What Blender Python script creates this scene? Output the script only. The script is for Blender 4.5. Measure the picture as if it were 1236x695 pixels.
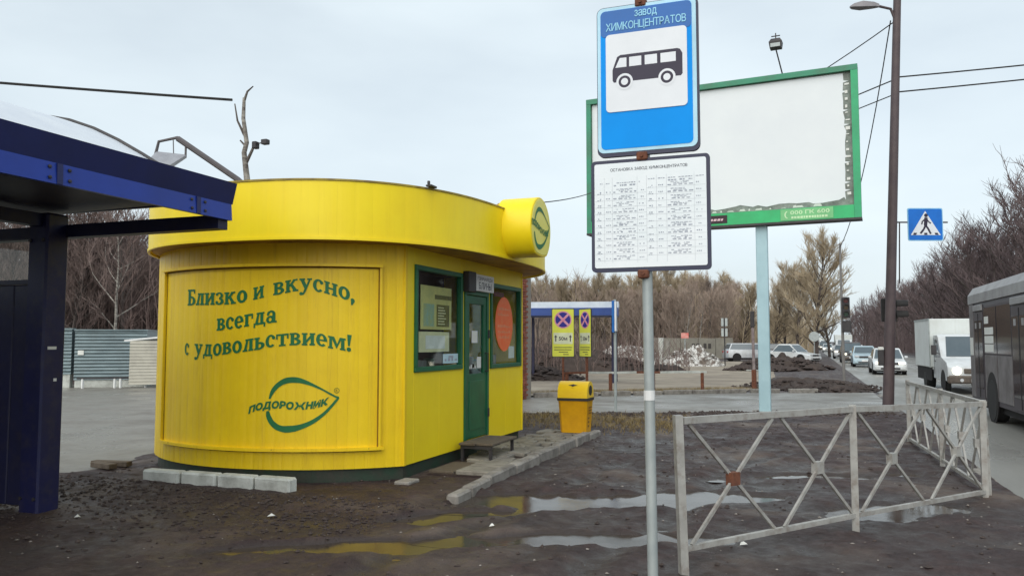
import bpy, bmesh, math, random
from mathutils import Vector, Matrix, noise as mnoise

# ------------------------------------------------------------------ camera, sky, sun
sc = bpy.context.scene
for o in list(bpy.data.objects):
    bpy.data.objects.remove(o)
COL = sc.collection
R = math.radians
YAW = math.atan(0.368)
cam_d = bpy.data.cameras.new('camera')
cam_d.sensor_width = 36.0
cam_d.lens = 36.0 * 970.0 / 1236.0
cam_d.clip_start = 0.05
cam_d.clip_end = 6000
cam = bpy.data.objects.new('camera', cam_d)
COL.objects.link(cam)
cam.location = (0, 0, 1.7)
cam.rotation_euler = (R(90) + math.atan(64.5 / 970.0), 0, YAW)
sc.camera = cam

SUN_EL, SUN_AZ = R(40), R(180)          # azimuth clockwise from +Y
world = bpy.data.worlds.new('World')
sc.world = world
world.use_nodes = True
wn, wl = world.node_tree.nodes, world.node_tree.links
wn.clear()
w_out = wn.new('ShaderNodeOutputWorld')
w_bg = wn.new('ShaderNodeBackground')
w_sky = wn.new('ShaderNodeTexSky')
w_sky.sky_type = 'NISHITA'
w_sky.sun_disc = False
w_sky.sun_elevation = SUN_EL
w_sky.sun_rotation = SUN_AZ
w_sky.air_density = 1.0
w_sky.dust_density = 3.0
w_hs = wn.new('ShaderNodeHueSaturation')
w_hs.inputs['Saturation'].default_value = 0.8
w_hs.inputs['Value'].default_value = 0.9
w_tc = wn.new('ShaderNodeTexCoord')
w_map = wn.new('ShaderNodeMapping')
w_map.inputs['Scale'].default_value = (1.0, 1.0, 3.0)
w_n = wn.new('ShaderNodeTexNoise')
w_n.inputs['Scale'].default_value = 1.6
w_n.inputs['Detail'].default_value = 5
w_r = wn.new('ShaderNodeMapRange')
w_r.inputs['From Min'].default_value = 0.3
w_r.inputs['From Max'].default_value = 0.75
w_r.inputs['To Min'].default_value = 0.50
w_r.inputs['To Max'].default_value = 0.90
w_mix = wn.new('ShaderNodeMix')
w_mix.data_type = 'RGBA'
w_mix.inputs['B'].default_value = (6.9, 7.75, 8.15, 1)      # the cloud deck, in the sky texture's units
wl.new(w_tc.outputs['Generated'], w_map.inputs['Vector'])
wl.new(w_map.outputs['Vector'], w_n.inputs['Vector'])
wl.new(w_n.outputs['Fac'], w_r.inputs['Value'])
wl.new(w_r.outputs['Result'], w_mix.inputs['Factor'])
wl.new(w_sky.outputs['Color'], w_hs.inputs['Color'])
wl.new(w_hs.outputs['Color'], w_mix.inputs['A'])
wl.new(w_mix.outputs['Result'], w_bg.inputs['Color'])
w_bg.inputs['Strength'].default_value = 0.1
wl.new(w_bg.outputs['Background'], w_out.inputs['Surface'])

sun_d = bpy.data.lights.new('sun', 'SUN')
sun_d.energy = 1.5
sun_d.angle = R(75)
sun_d.color = (1.0, 0.96, 0.9)
sun = bpy.data.objects.new('sun', sun_d)
COL.objects.link(sun)
sdir = Vector((math.sin(SUN_AZ) * math.cos(SUN_EL), math.cos(SUN_AZ) * math.cos(SUN_EL), math.sin(SUN_EL)))
sun.rotation_euler = sdir.to_track_quat('Z', 'Y').to_euler()
sun.location = sdir * 60

sc.view_settings.view_transform = 'Standard'
sc.view_settings.look = 'None'
sc.view_settings.exposure = 0.44
sc.view_settings.gamma = 1.0
sc.cycles.use_denoising = True
sc.cycles.max_bounces = 6
sc.cycles.transparent_max_bounces = 8

RND = random.Random(7)

# ------------------------------------------------------------------ materials
MATS = {}
def mat(name, col, col2=None, scale=3.0, rough=0.6, bump=0.0, bscale=30.0, metal=0.0, spec=0.4,
        streak=0.0, streak_col=(0.10, 0.06, 0.02), rnd=0.0, stretch=(1, 1, 1), lo=0.35, hi=0.65, detail=5, coat=0.0,
        dirt=0.0, dirt_col=(0.06, 0.045, 0.035), dirt_scale=2.0, rough_var=0.0, bdist=0.02):
    if name in MATS:
        return MATS[name]
    m = bpy.data.materials.new(name)
    m.use_nodes = True
    n, l = m.node_tree.nodes, m.node_tree.links
    p = n['Principled BSDF']
    p.inputs['Roughness'].default_value = rough
    p.inputs['Metallic'].default_value = metal
    p.inputs['Specular IOR Level'].default_value = spec
    if coat:
        p.inputs['Coat Weight'].default_value = coat
        p.inputs['Coat Roughness'].default_value = 0.15
    geo = n.new('ShaderNodeNewGeometry')
    mp = n.new('ShaderNodeMapping')
    mp.inputs['Scale'].default_value = stretch
    l.new(geo.outputs['Position'], mp.inputs['Vector'])
    c2 = col2 if col2 else tuple(c * 0.82 for c in col)
    nz = n.new('ShaderNodeTexNoise')
    nz.inputs['Scale'].default_value = scale
    nz.inputs['Detail'].default_value = detail
    nz.inputs['Roughness'].default_value = 0.62
    l.new(mp.outputs['Vector'], nz.inputs['Vector'])
    mr = n.new('ShaderNodeMapRange')
    mr.inputs['From Min'].default_value = lo
    mr.inputs['From Max'].default_value = hi
    l.new(nz.outputs['Fac'], mr.inputs['Value'])
    mx = n.new('ShaderNodeMix')
    mx.data_type = 'RGBA'
    mx.inputs['A'].default_value = (*col, 1)
    mx.inputs['B'].default_value = (*c2, 1)
    l.new(mr.outputs['Result'], mx.inputs['Factor'])
    out = mx.outputs['Result']
    def overlay(out, fac_socket, amount, colour):
        mm = n.new('ShaderNodeMath')
        mm.operation = 'MULTIPLY'
        mm.inputs[1].default_value = amount
        l.new(fac_socket, mm.inputs[0])
        m2 = n.new('ShaderNodeMix')
        m2.data_type = 'RGBA'
        m2.inputs['B'].default_value = (*colour, 1)
        l.new(mm.outputs[0], m2.inputs['Factor'])
        l.new(out, m2.inputs['A'])
        return m2.outputs['Result']
    if streak:
        ms = n.new('ShaderNodeMapping')
        ms.inputs['Scale'].default_value = (1, 1, 0.06)
        l.new(geo.outputs['Position'], ms.inputs['Vector'])
        ns = n.new('ShaderNodeTexNoise')
        ns.inputs['Scale'].default_value = 9.0
        ns.inputs['Detail'].default_value = 7
        ns.inputs['Roughness'].default_value = 0.7
        l.new(ms.outputs['Vector'], ns.inputs['Vector'])
        rs = n.new('ShaderNodeMapRange')
        rs.inputs['From Min'].default_value = 0.54
        rs.inputs['From Max'].default_value = 0.80
        l.new(ns.outputs['Fac'], rs.inputs['Value'])
        out = overlay(out, rs.outputs['Result'], streak, streak_col)
    if dirt:
        nd = n.new('ShaderNodeTexNoise')
        nd.inputs['Scale'].default_value = dirt_scale
        nd.inputs['Detail'].default_value = 8
        nd.inputs['Roughness'].default_value = 0.72
        l.new(geo.outputs['Position'], nd.inputs['Vector'])
        rd = n.new('ShaderNodeMapRange')
        rd.inputs['From Min'].default_value = 0.48
        rd.inputs['From Max'].default_value = 0.68
        l.new(nd.outputs['Fac'], rd.inputs['Value'])
        out = overlay(out, rd.outputs['Result'], dirt, dirt_col)
    if rnd:
        oi = n.new('ShaderNodeObjectInfo')
        rr = n.new('ShaderNodeMapRange')
        rr.inputs['To Min'].default_value = 1 - rnd
        rr.inputs['To Max'].default_value = 1 + rnd
        l.new(oi.outputs['Random'], rr.inputs['Value'])
        hv = n.new('ShaderNodeHueSaturation')
        l.new(rr.outputs['Result'], hv.inputs['Value'])
        l.new(out, hv.inputs['Color'])
        out = hv.outputs['Color']
    l.new(out, p.inputs['Base Color'])
    if rough_var:
        rv = n.new('ShaderNodeMapRange')
        rv.inputs['From Min'].default_value = 0.35
        rv.inputs['From Max'].default_value = 0.65
        rv.inputs['To Min'].default_value = max(0.03, rough - rough_var)
        rv.inputs['To Max'].default_value = min(1, rough + rough_var)
        l.new(nz.outputs['Fac'], rv.inputs['Value'])
        l.new(rv.outputs['Result'], p.inputs['Roughness'])
    if bump:
        nb = n.new('ShaderNodeTexNoise')
        nb.inputs['Scale'].default_value = bscale
        nb.inputs['Detail'].default_value = 6
        nb.inputs['Roughness'].default_value = 0.65
        l.new(geo.outputs['Position'], nb.inputs['Vector'])
        b = n.new('ShaderNodeBump')
        b.inputs['Strength'].default_value = bump
        b.inputs['Distance'].default_value = bdist
        l.new(nb.outputs['Fac'], b.inputs['Height'])
        l.new(b.outputs['Normal'], p.inputs['Normal'])
    MATS[name] = m
    return m

def glass_mat(name, tint=(0.95, 0.98, 0.97), extra=0.08):
    if name in MATS:
        return MATS[name]
    m = bpy.data.materials.new(name)
    m.use_nodes = True
    n, l = m.node_tree.nodes, m.node_tree.links
    n.clear()
    o = n.new('ShaderNodeOutputMaterial')
    t = n.new('ShaderNodeBsdfTransparent')
    t.inputs['Color'].default_value = (*tint, 1)
    g = n.new('ShaderNodeBsdfGlossy')
    g.inputs['Roughness'].default_value = 0.03
    f = n.new('ShaderNodeLayerWeight')
    f.inputs['Blend'].default_value = 0.5
    pw_ = n.new('ShaderNodeMath')
    pw_.operation = 'POWER'
    pw_.inputs[1].default_value = 4.0
    l.new(f.outputs['Facing'], pw_.inputs[0])
    a = n.new('ShaderNodeMath')
    a.operation = 'MULTIPLY_ADD'
    a.inputs[1].default_value = 0.42
    a.inputs[2].default_value = extra
    l.new(pw_.outputs[0], a.inputs[0])
    mx = n.new('ShaderNodeMixShader')
    l.new(a.outputs[0], mx.inputs[0])
    l.new(t.outputs[0], mx.inputs[1])
    l.new(g.outputs[0], mx.inputs[2])
    l.new(mx.outputs[0], o.inputs['Surface'])
    MATS[name] = m
    return m

def emit_mat(name, col, strength):
    m = bpy.data.materials.new(name)
    m.use_nodes = True
    p = m.node_tree.nodes['Principled BSDF']
    p.inputs['Base Color'].default_value = (*col, 1)
    p.inputs['Emission Color'].default_value = (*col, 1)
    p.inputs['Emission Strength'].default_value = strength
    MATS[name] = m
    return m

# ------------------------------------------------------------------ mesh building
class MB:
    def __init__(self):
        self.v, self.f, self.smooth = [], [], False
    def add(self, vs, fs):
        k = len(self.v)
        self.v += [tuple(p) for p in vs]
        self.f += [tuple(i + k for i in f) for f in fs]
        return self
    def box(self, x0, x1, y0, y1, z0, z1, rot=0.0, about=None):
        vs = [(x, y, z) for z in (z0, z1) for x, y in ((x0, y0), (x1, y0), (x1, y1), (x0, y1))]
        if rot:
            cx, cy = about if about else ((x0 + x1) / 2, (y0 + y1) / 2)
            c, s = math.cos(rot), math.sin(rot)
            vs = [(cx + (x - cx) * c - (y - cy) * s, cy + (x - cx) * s + (y - cy) * c, z) for x, y, z in vs]
        return self.add(vs, [(3, 2, 1, 0), (4, 5, 6, 7), (0, 1, 5, 4), (1, 2, 6, 5), (2, 3, 7, 6), (3, 0, 4, 7)])
    def bbox(self, x0, x1, y0, y1, z0, z1, b=0.01):
        """box with chamfered edges"""
        xs, ys, zs = (x0, x1), (y0, y1), (z0, z1)
        bm = bmesh.new()
        bmesh.ops.create_cube(bm, size=1.0)
        for v in bm.verts:
            v.co = Vector(((x0 + x1) / 2 + v.co.x * (x1 - x0), (y0 + y1) / 2 + v.co.y * (y1 - y0), (z0 + z1) / 2 + v.co.z * (z1 - z0)))
        bmesh.ops.bevel(bm, geom=bm.edges[:], offset=b, segments=1, affect='EDGES', profile=0.5)
        bm.verts.index_update()
        self.add([v.co[:] for v in bm.verts], [[v.index for v in f.verts] for f in bm.faces])
        bm.free()
        return self
    def prism(self, poly, z0, z1):
        n = len(poly)
        vs = [(x, y, z0) for x, y in poly] + [(x, y, z1) for x, y in poly]
        return self.add(vs, [tuple(range(n - 1, -1, -1)), tuple(range(n, 2 * n))] +
                        [(i, (i + 1) % n, n + (i + 1) % n, n + i) for i in range(n)])
    def loft(self, rings, caps=True):
        n = len(rings[0])
        k = len(self.v)
        for r in rings:
            self.v += [tuple(p) for p in r]
        for j in range(len(rings) - 1):
            for i in range(n):
                a = k + j * n
                self.f.append((a + i, a + (i + 1) % n, a + n + (i + 1) % n, a + n + i))
        if caps:
            self.f.append(tuple(k + i for i in range(n - 1, -1, -1)))
            self.f.append(tuple(k + (len(rings) - 1) * n + i for i in range(n)))
        return self
    def tube(self, pts, radii, n=6, caps=True):
        pts = [Vector(p) for p in pts]
        if not isinstance(radii, (list, tuple)):
            radii = [radii] * len(pts)
        rings = []
        up = None
        for i, p in enumerate(pts):
            d = (pts[min(i + 1, len(pts) - 1)] - pts[max(i - 1, 0)])
            if d.length < 1e-9:
                d = Vector((0, 0, 1))
            d.normalize()
            if up is None:
                up = Vector((1, 0, 0)) if abs(d.x) < 0.8 else Vector((0, 1, 0))
            a = d.cross(up)
            if a.length < 1e-4:
                a = d.cross(Vector((0, 1, 0.3)))
            a.normalize()
            b = d.cross(a)
            up = b.cross(d) if False else up
            rings.append([p + (a * math.cos(2 * math.pi * k / n) + b * math.sin(2 * math.pi * k / n)) * radii[i] for k in range(n)])
        return self.loft(rings, caps)
    def bar(self, p, q, w, h):
        """rectangular bar from p to q, w across (horizontal), h the other way"""
        p, q = Vector(p), Vector(q)
        d = (q - p).normalized()
        s = d.cross(Vector((0, 0, 1)))
        if s.length < 1e-4:
            s = Vector((1, 0, 0))
        s.normalize()
        u = s.cross(d)
        rr = [[c + s * (a * w / 2) + u * (b * h / 2) for a, b in ((-1, -1), (1, -1), (1, 1), (-1, 1))] for c in (p, q)]
        return self.loft(rr)
    def lathe(self, prof, centre, axis='Z', n=16):
        rings = []
        cx, cy, cz = centre
        for r, h in prof:
            ring = []
            for k in range(n):
                a = 2 * math.pi * k / n
                u, v = r * math.cos(a), r * math.sin(a)
                if axis == 'Z':
                    ring.append((cx + u, cy + v, cz + h))
                elif axis == 'X':
                    ring.append((cx + h, cy + u, cz + v))
                else:
                    ring.append((cx + v, cy + h, cz + u))
            rings.append(ring)
        return self.loft(rings)
    def tris(self):
        return sum(len(f) - 2 for f in self.f)
    def mesh(self, name, material, off=(0, 0, 0), smooth=False):
        me = bpy.data.meshes.new(name)
        ox, oy, oz = off
        me.from_pydata([(x - ox, y - oy, z - oz) for x, y, z in self.v], [], self.f)
        me.update()
        bm = bmesh.new()
        bm.from_mesh(me)
        bmesh.ops.recalc_face_normals(bm, faces=bm.faces[:])
        bm.to_mesh(me)
        bm.free()
        if smooth:
            me.polygons.foreach_set('use_smooth', [True] * len(me.polygons))
            me.set_sharp_from_angle(angle=R(38))
        if material:
            me.materials.append(material)
        return me

def link(name, data, parent=None, loc=(0, 0, 0), rotz=0.0):
    o = bpy.data.objects.new(name, data)
    COL.objects.link(o)
    if parent:
        o.parent = parent
    o.location = loc
    if rotz:
        o.rotation_euler = (0, 0, rotz)
    return o

def tag(o, label=None, cat=None, group=None, kind=None):
    if label:
        o['label'] = label
    if cat:
        o['category'] = cat
    if group:
        o['group'] = group
    if kind:
        o['kind'] = kind
    return o

class Thing:
    """an Empty at the base; parts given in world coordinates unless local"""
    def __init__(self, name, label, cat, loc=(0, 0, 0), group=None, rotz=0.0, local=False):
        self.o = link(name, None, None, loc, rotz)
        tag(self.o, label, cat, group)
        self.off = (0, 0, 0) if local else loc
    def part(self, name, mb, material, parent=None, smooth=False, label=None):
        o = link(name, mb.mesh(name, material, self.off, smooth), parent or self.o)
        if label:
            o['label'] = label
        return o

def solo(name, mb, material, label, cat, group=None, smooth=False, kind=None):
    """a thing of a single mesh; its origin is put at its base"""
    xs = [p[0] for p in mb.v]; ys = [p[1] for p in mb.v]; zs = [p[2] for p in mb.v]
    off = ((min(xs) + max(xs)) / 2, (min(ys) + max(ys)) / 2, min(zs))
    o = link(name, mb.mesh(name, material, off, smooth), None, off)
    return tag(o, label, cat, group, kind)

def struct(name, mb, material, smooth=False, parent=None):
    o = link(name, mb.mesh(name, material, (0, 0, 0), smooth), parent)
    if not parent:
        o['kind'] = 'structure'
    return o

def copy_tree(o, parent=None):
    c = o.copy()
    COL.objects.link(c)
    c.parent = parent
    for ch in list(o.children):
        if ch.name in bpy.data.objects:
            copy_tree(ch, c)
    return c

# text: glyph outlines as flat polygons
_GL = {}
def glyph(ch, bold=0.0):
    key = (ch, bold)
    if key in _GL:
        return _GL[key]
    cu = bpy.data.curves.new('t', 'FONT')
    cu.body = ch
    cu.size = 1.0
    cu.offset = bold
    cu.resolution_u = 4
    ob = bpy.data.objects.new('t', cu)
    COL.objects.link(ob)
    dg = bpy.context.evaluated_depsgraph_get()
    me = bpy.data.meshes.new_from_object(ob.evaluated_get(dg))
    vs = [(v.co.x, v.co.y) for v in me.vertices]
    fs = [tuple(p.vertices) for p in me.polygons]
    bpy.data.objects.remove(ob)
    bpy.data.curves.remove(cu)
    bpy.data.meshes.remove(me)
    _GL[key] = (vs, fs)
    return _GL[key]

def _rect(x0, x1, z0, z1):
    return [(x0, z0), (x1, z0), (x1, z1), (x0, z1)]
def _ring(cx, cz, ro, ho, ri, hi, a0, a1, n=16):
    out, inn = [], []
    for k in range(n + 1):
        t = math.radians(a0 + (a1 - a0) * k / n)
        out.append((cx + ro * math.cos(t), cz + ho * math.sin(t)))
        inn.append((cx + ri * math.cos(t), cz + hi * math.sin(t)))
    return [[out[k], out[k + 1], inn[k + 1], inn[k]] for k in range(n)]
def _dot(cx, cz, r, n=12):
    return [(cx + r * math.cos(2 * math.pi * k / n), cz + r * math.sin(2 * math.pi * k / n)) for k in range(n)]
_r = _rect
def _stem(x0, x1, top=1.0, t=True, b=True):
    o = [_r(x0, x1, 0.0, top)]
    if b:
        o.append(_r(x0 - 0.09, x1 + 0.09, 0, 0.14))
    if t:
        o.append(_r(x0 - 0.09, x1 + 0.09, top - 0.14, top))
    return o
SLAB = {      # heavy slab letters: polygons on an x-height of 1, then the width
    'Б': (_stem(0.09, 0.40, 1.34) + [_r(0.4, 0.92, 1.18, 1.34), _r(0.78, 0.92, 0.98, 1.18)] + _ring(0.46, 0.38, 0.52, 0.39, 0.20, 0.24, -90, 90) + [_r(0.38, 0.48, 0.62, 0.77), _r(0.38, 0.48, -0.01, 0.14)], 0.98),
    'л': ([_r(0.60, 0.89, 0, 1), _r(0.52, 0.98, 0, 0.14), _r(0.24, 0.98, 0.86, 1.0), [(0.32, 0.88), (0.50, 0.88), (0.36, 0.10), (0.10, 0.10)], _r(0.0, 0.44, 0, 0.14)], 0.98),
    'и': (_stem(0.09, 0.36) + _stem(0.71, 0.98) + [[(0.34, 0.12), (0.34, 0.40), (0.73, 0.88), (0.73, 0.60)]], 1.07),
    'з': (_ring(0.36, 0.74, 0.38, 0.28, 0.13, 0.15, -90, 140) + _ring(0.36, 0.28, 0.44, 0.30, 0.15, 0.15, -145, 90) + [_dot(0.15, 0.84, 0.12), _dot(0.13, 0.19, 0.13)], 0.80),
    'к': (_stem(0.09, 0.37) + [[(0.35, 0.42), (0.35, 0.60), (0.66, 0.98), (0.92, 0.98), (0.56, 0.54)], [(0.42, 0.52), (0.62, 0.62), (1.02, 0.06), (0.70, 0.06)], _r(0.62, 1.08, 0, 0.14), _r(0.62, 1.0, 0.86, 1.0)], 1.08),
    'о': (_ring(0.46, 0.5, 0.46, 0.52, 0.17, 0.33, 0, 360, 24), 0.92),
    'в': (_stem(0.09, 0.38) + _ring(0.44, 0.745, 0.40, 0.27, 0.14, 0.13, -90, 90) + _ring(0.44, 0.28, 0.48, 0.285, 0.18, 0.14, -90, 90) + [_r(0.36, 0.46, 0.86, 1.01), _r(0.36, 0.46, 0.46, 0.60), _r(0.36, 0.46, 0.0, 0.14)], 0.92),
    'у': ([_r(0.0, 0.46, 0.86, 1), _r(0.62, 1.02, 0.86, 1), [(0.07, 0.9), (0.38, 0.9), (0.66, 0.26), (0.46, 0.06)], [(0.76, 0.9), (0.92, 0.9), (0.50, -0.12), (0.34, -0.02)], [(0.44, 0.06), (0.50, -0.12), (0.36, -0.32), (0.14, -0.36), (0.26, -0.16)], _dot(0.15, -0.22, 0.14)], 1.02),
    'с': (_ring(0.44, 0.5, 0.44, 0.52, 0.16, 0.36, 48, 318, 22) + [_dot(0.68, 0.76, 0.14)], 0.82),
    'н': (_stem(0.09, 0.36) + _stem(0.70, 0.97) + [_r(0.34, 0.72, 0.43, 0.58)], 1.06),
    'е': (_ring(0.44, 0.5, 0.44, 0.52, 0.16, 0.36, 0, 318, 24) + [_r(0.14, 0.87, 0.44, 0.565)], 0.88),
    'г': (_stem(0.09, 0.38) + [_r(0.36, 0.82, 0.84, 1.0), _r(0.68, 0.82, 0.58, 0.84)], 0.82),
    'д': ([_r(0.0, 1.06, 0, 0.16), _r(0.0, 0.15, -0.22, 0.0), _r(0.91, 1.06, -0.22, 0.0), _r(0.60, 0.88, 0.1, 1), _r(0.26, 0.97, 0.86, 1), [(0.34, 0.9), (0.52, 0.9), (0.38, 0.1), (0.13, 0.1)]], 1.06),
    'а': (_ring(0.36, 0.29, 0.36, 0.31, 0.13, 0.15, 0, 360, 20) + [_r(0.54, 0.82, 0.0, 0.68), _r(0.54, 0.94, 0, 0.14)] + _ring(0.42, 0.66, 0.40, 0.36, 0.13, 0.20, 0, 150, 12) + [_dot(0.17, 0.74, 0.12)], 0.94),
    'ь': (_stem(0.09, 0.38) + _ring(0.44, 0.30, 0.46, 0.31, 0.16, 0.16, -90, 90) + [_r(0.36, 0.46, 0.46, 0.61), _r(0.36, 0.46, -0.01, 0.14)], 0.90),
    'т': ([_r(0.38, 0.66, 0, 1), _r(0.24, 0.80, 0, 0.14), _r(0.0, 1.04, 0.85, 1), _r(0.0, 0.14, 0.58, 0.85), _r(0.90, 1.04, 0.58, 0.85)], 1.04),
    'м': (_stem(0.09, 0.32) + _stem(1.02, 1.30) + [[(0.20, 1.0), (0.48, 1.0), (0.76, 0.34), (0.66, 0.06)], [(1.12, 1.0), (0.92, 1.0), (0.64, 0.20), (0.68, 0.06)]], 1.39),
    ',': ([_dot(0.16, 0.13, 0.17), [(0.02, 0.12), (0.32, 0.10), (0.16, -0.24), (0.02, -0.30)]], 0.34),
    '!': ([[(0.12, 0.44), (0.26, 0.44), (0.40, 1.36), (0.04, 1.36)], _dot(0.19, 0.16, 0.18)], 0.40),
}
def word_polys(word, bold=0.0, gap=0.06, serif=False, space=0.28):
    """returns list of (verts2d, faces, level) in em units and the total width"""
    x = 0.0
    res = []
    for ch in word:
        if ch == ' ':
            x += space
            continue
        vs, fs = glyph(ch, bold)
        x0 = min(v[0] for v in vs); x1 = max(v[0] for v in vs)
        pad = padr = 0.0
        dx = x - x0 + pad
        res.append(([(a + dx, b) for a, b in vs], fs, 0))
        x += (x1 - x0) + gap + pad + padr
    return res, x - gap

def text_plane(mb, word, mapf, width=None, height=None, bold=0.0, gap=0.06, centre=False, shear=0.0, space=0.28):
    """mapf(a, b) -> xyz; text fitted to width (metres) with cap height"""
    polys, w = word_polys(word, bold, gap, space=space)
    sy = height / 0.727
    sx = (width / w) if width else sy
    for vs, fs, lv in polys:
        mb.add([mapf(((v[0] + shear * v[1]) - (w / 2 if centre else 0)) * sx, v[1] * sy) for v in vs], fs)
    return w * sx

def interp(pts, s):
    if s <= pts[0][0]:
        return pts[0][1]
    for (a, za), (b, zb) in zip(pts, pts[1:]):
        if s <= b:
            t = (s - a) / (b - a)
            t = t * t * (3 - 2 * t) * 0.35 + t * 0.65
            return za + (zb - za) * t
    return pts[-1][1]

# ------------------------------------------------------------------ colours
M_yellow = mat('yellow_paint', (0.88, 0.62, 0.008), (0.83, 0.56, 0.007), 1.2, 0.42, 0.05, 60, streak=0.55, streak_col=(0.36, 0.17, 0.01), rnd=0.035, dirt=0.10, dirt_col=(0.35, 0.19, 0.02))
M_yellow2 = mat('yellow_paint_clean', (0.90, 0.70, 0.010), (0.87, 0.65, 0.008), 1.2, 0.4, 0.04, 60, rnd=0.02, streak=0.10, streak_col=(0.4, 0.22, 0.02), dirt=0.06, dirt_col=(0.35, 0.22, 0.03))
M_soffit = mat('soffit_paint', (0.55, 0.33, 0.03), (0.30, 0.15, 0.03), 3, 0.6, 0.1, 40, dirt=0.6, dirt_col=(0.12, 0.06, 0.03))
M_green = mat('green_paint', (0.012, 0.13, 0.055), (0.008, 0.09, 0.04), 3, 0.4, 0.04, 50, dirt=0.2)
M_letter = mat('green_lettering', (0.010, 0.14, 0.045), (0.014, 0.17, 0.055), 6, 0.5)
M_plinth = mat('plinth_green', (0.022, 0.05, 0.03), (0.035, 0.04, 0.03), 4, 0.6, 0.2, 40, dirt=0.5)
M_inside = mat('kiosk_interior', (0.05, 0.045, 0.05), (0.09, 0.08, 0.08), 2, 0.8)
M_glass = glass_mat('window_glass', extra=0.03)
M_white = mat('white_paint', (0.78, 0.79, 0.78), (0.70, 0.71, 0.70), 4, 0.5, dirt=0.12, dirt_col=(0.4, 0.36, 0.3))
M_paper = mat('paper', (0.72, 0.73, 0.70), (0.66, 0.67, 0.62), 6, 0.7)
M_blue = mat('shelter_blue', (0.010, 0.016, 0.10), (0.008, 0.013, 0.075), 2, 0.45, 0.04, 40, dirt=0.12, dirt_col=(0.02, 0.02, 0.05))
M_blue_lit = mat('shelter_blue_lit', (0.008, 0.040, 0.32), (0.007, 0.033, 0.26), 2, 0.4, 0.03, 40, streak=0.15, streak_col=(0.02, 0.03, 0.14))  # brighter blue: light on the upright lower band is put into the colour
M_navy = mat('shelter_frame_navy', (0.012, 0.014, 0.055), (0.010, 0.011, 0.040), 2, 0.5, 0.05, 40, dirt=0.35, dirt_col=(0.05, 0.04, 0.04), dirt_scale=6)
M_poly = mat('roof_sheet_white', (0.66, 0.70, 0.74), (0.58, 0.62, 0.68), 2, 0.35)
M_concrete = mat('concrete', (0.30, 0.28, 0.25), (0.20, 0.185, 0.165), 6, 0.85, 0.5, 30, rnd=0.12, dirt=0.45, dirt_scale=3)
M_paving = mat('paving_stone', (0.27, 0.25, 0.21), (0.18, 0.165, 0.14), 7, 0.8, 0.5, 40, rnd=0.16, dirt=0.5, dirt_scale=5)
M_whitewash = mat('whitewashed_concrete', (0.58, 0.60, 0.56), (0.44, 0.46, 0.42), 5, 0.85, 0.4, 40, rnd=0.06, dirt=0.35, dirt_scale=4)
M_wood = mat('weathered_wood', (0.15, 0.12, 0.09), (0.09, 0.07, 0.05), 8, 0.85, 0.4, 60, stretch=(1, 8, 1))
M_steel = mat('galvanised_steel', (0.40, 0.44, 0.43), (0.32, 0.36, 0.36), 5, 0.45, metal=0.2, dirt=0.12, dirt_col=(0.22, 0.17, 0.13))
M_fence = mat('fence_grey_paint', (0.38, 0.375, 0.35), (0.29, 0.285, 0.265), 6, 0.5, 0.1, 60, dirt=0.6, dirt_col=(0.14, 0.095, 0.07), dirt_scale=8)
M_rust = mat('rust', (0.20, 0.075, 0.04), (0.10, 0.04, 0.025), 18, 0.85, 0.3, 60)
M_dark = mat('dark_metal', (0.03, 0.028, 0.032), (0.05, 0.045, 0.045), 5, 0.5)
M_black = mat('black_rubber', (0.016, 0.016, 0.017), (0.026, 0.025, 0.024), 8, 0.75)
M_signblue = mat('sign_blue', (0.003, 0.29, 0.82), (0.003, 0.27, 0.77), 3, 0.5, spec=0.12)
M_signblue2 = mat('sign_deep_blue', (0.004, 0.12, 0.42), (0.004, 0.105, 0.36), 3, 0.35)
M_signwhite = mat('sign_white', (0.74, 0.77, 0.80), (0.69, 0.72, 0.75), 3, 0.4)
M_signink = mat('sign_black', (0.022, 0.018, 0.04), (0.028, 0.022, 0.045), 3, 0.5)
M_signrim = mat('sign_rim_navy', (0.03, 0.035, 0.07), (0.04, 0.04, 0.07), 3, 0.5)
M_ink = mat('print_grey', (0.26, 0.29, 0.36), (0.42, 0.45, 0.50), 9, 0.7)
M_ink2 = mat('print_pale', (0.46, 0.49, 0.53), (0.52, 0.54, 0.57), 9, 0.7)

# ------------------------------------------------------------------ terrain
ASPH = [(2.0, 21.7), (0.42, 21.04), (-6.14, 17.92), (-8.6, 15.8), (-9.5, 12.5), (-9.35, 9.7), (-8.95, 8.5), (-9.04, 7.8),
        (-13.5, 2.5), (-60, -30), (-110, 10), (-60, 23), (-28, 23.5), (-24, 26.0), (-14, 23.6), (-8.6, 22.7), (-4.43, 26.07), (-2.0, 27.85), (0.5, 28.7), (2.0, 29.6)]
PUD = [(-2.25, 8.55, 1.45, 0.44, 0.35), (-1.2, 9.2, 0.8, 0.32, 0.3), (-1.75, 6.95, 1.0, 0.24, 0.33), (-3.35, 7.3, 0.75, 0.22, 0.75), (-3.25, 6.2, 0.85, 0.26, 0.5), (-4.1, 5.75, 0.8, 0.16, 0.6), (0.75, 9.1, 0.7, 0.36, 0.7), (-0.1, 11.0, 0.9, 0.25, 0.35), (1.1, 11.6, 0.4, 0.3, 0.3)]
def poly_sd(px, py, poly):
    ins = False
    d2 = 1e18
    n = len(poly)
    for i in range(n):
        x1, y1 = poly[i]; x2, y2 = poly[(i + 1) % n]
        ex, ey = x2 - x1, y2 - y1
        t = max(0, min(1, ((px - x1) * ex + (py - y1) * ey) / (ex * ex + ey * ey)))
        qx, qy = px - x1 - t * ex, py - y1 - t * ey
        d2 = min(d2, qx * qx + qy * qy)
        if (y1 > py) != (y2 > py) and px < (x2 - x1) * (py - y1) / (y2 - y1) + x1:
            ins = not ins
    d = math.sqrt(d2)
    return -d if ins else d
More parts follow.
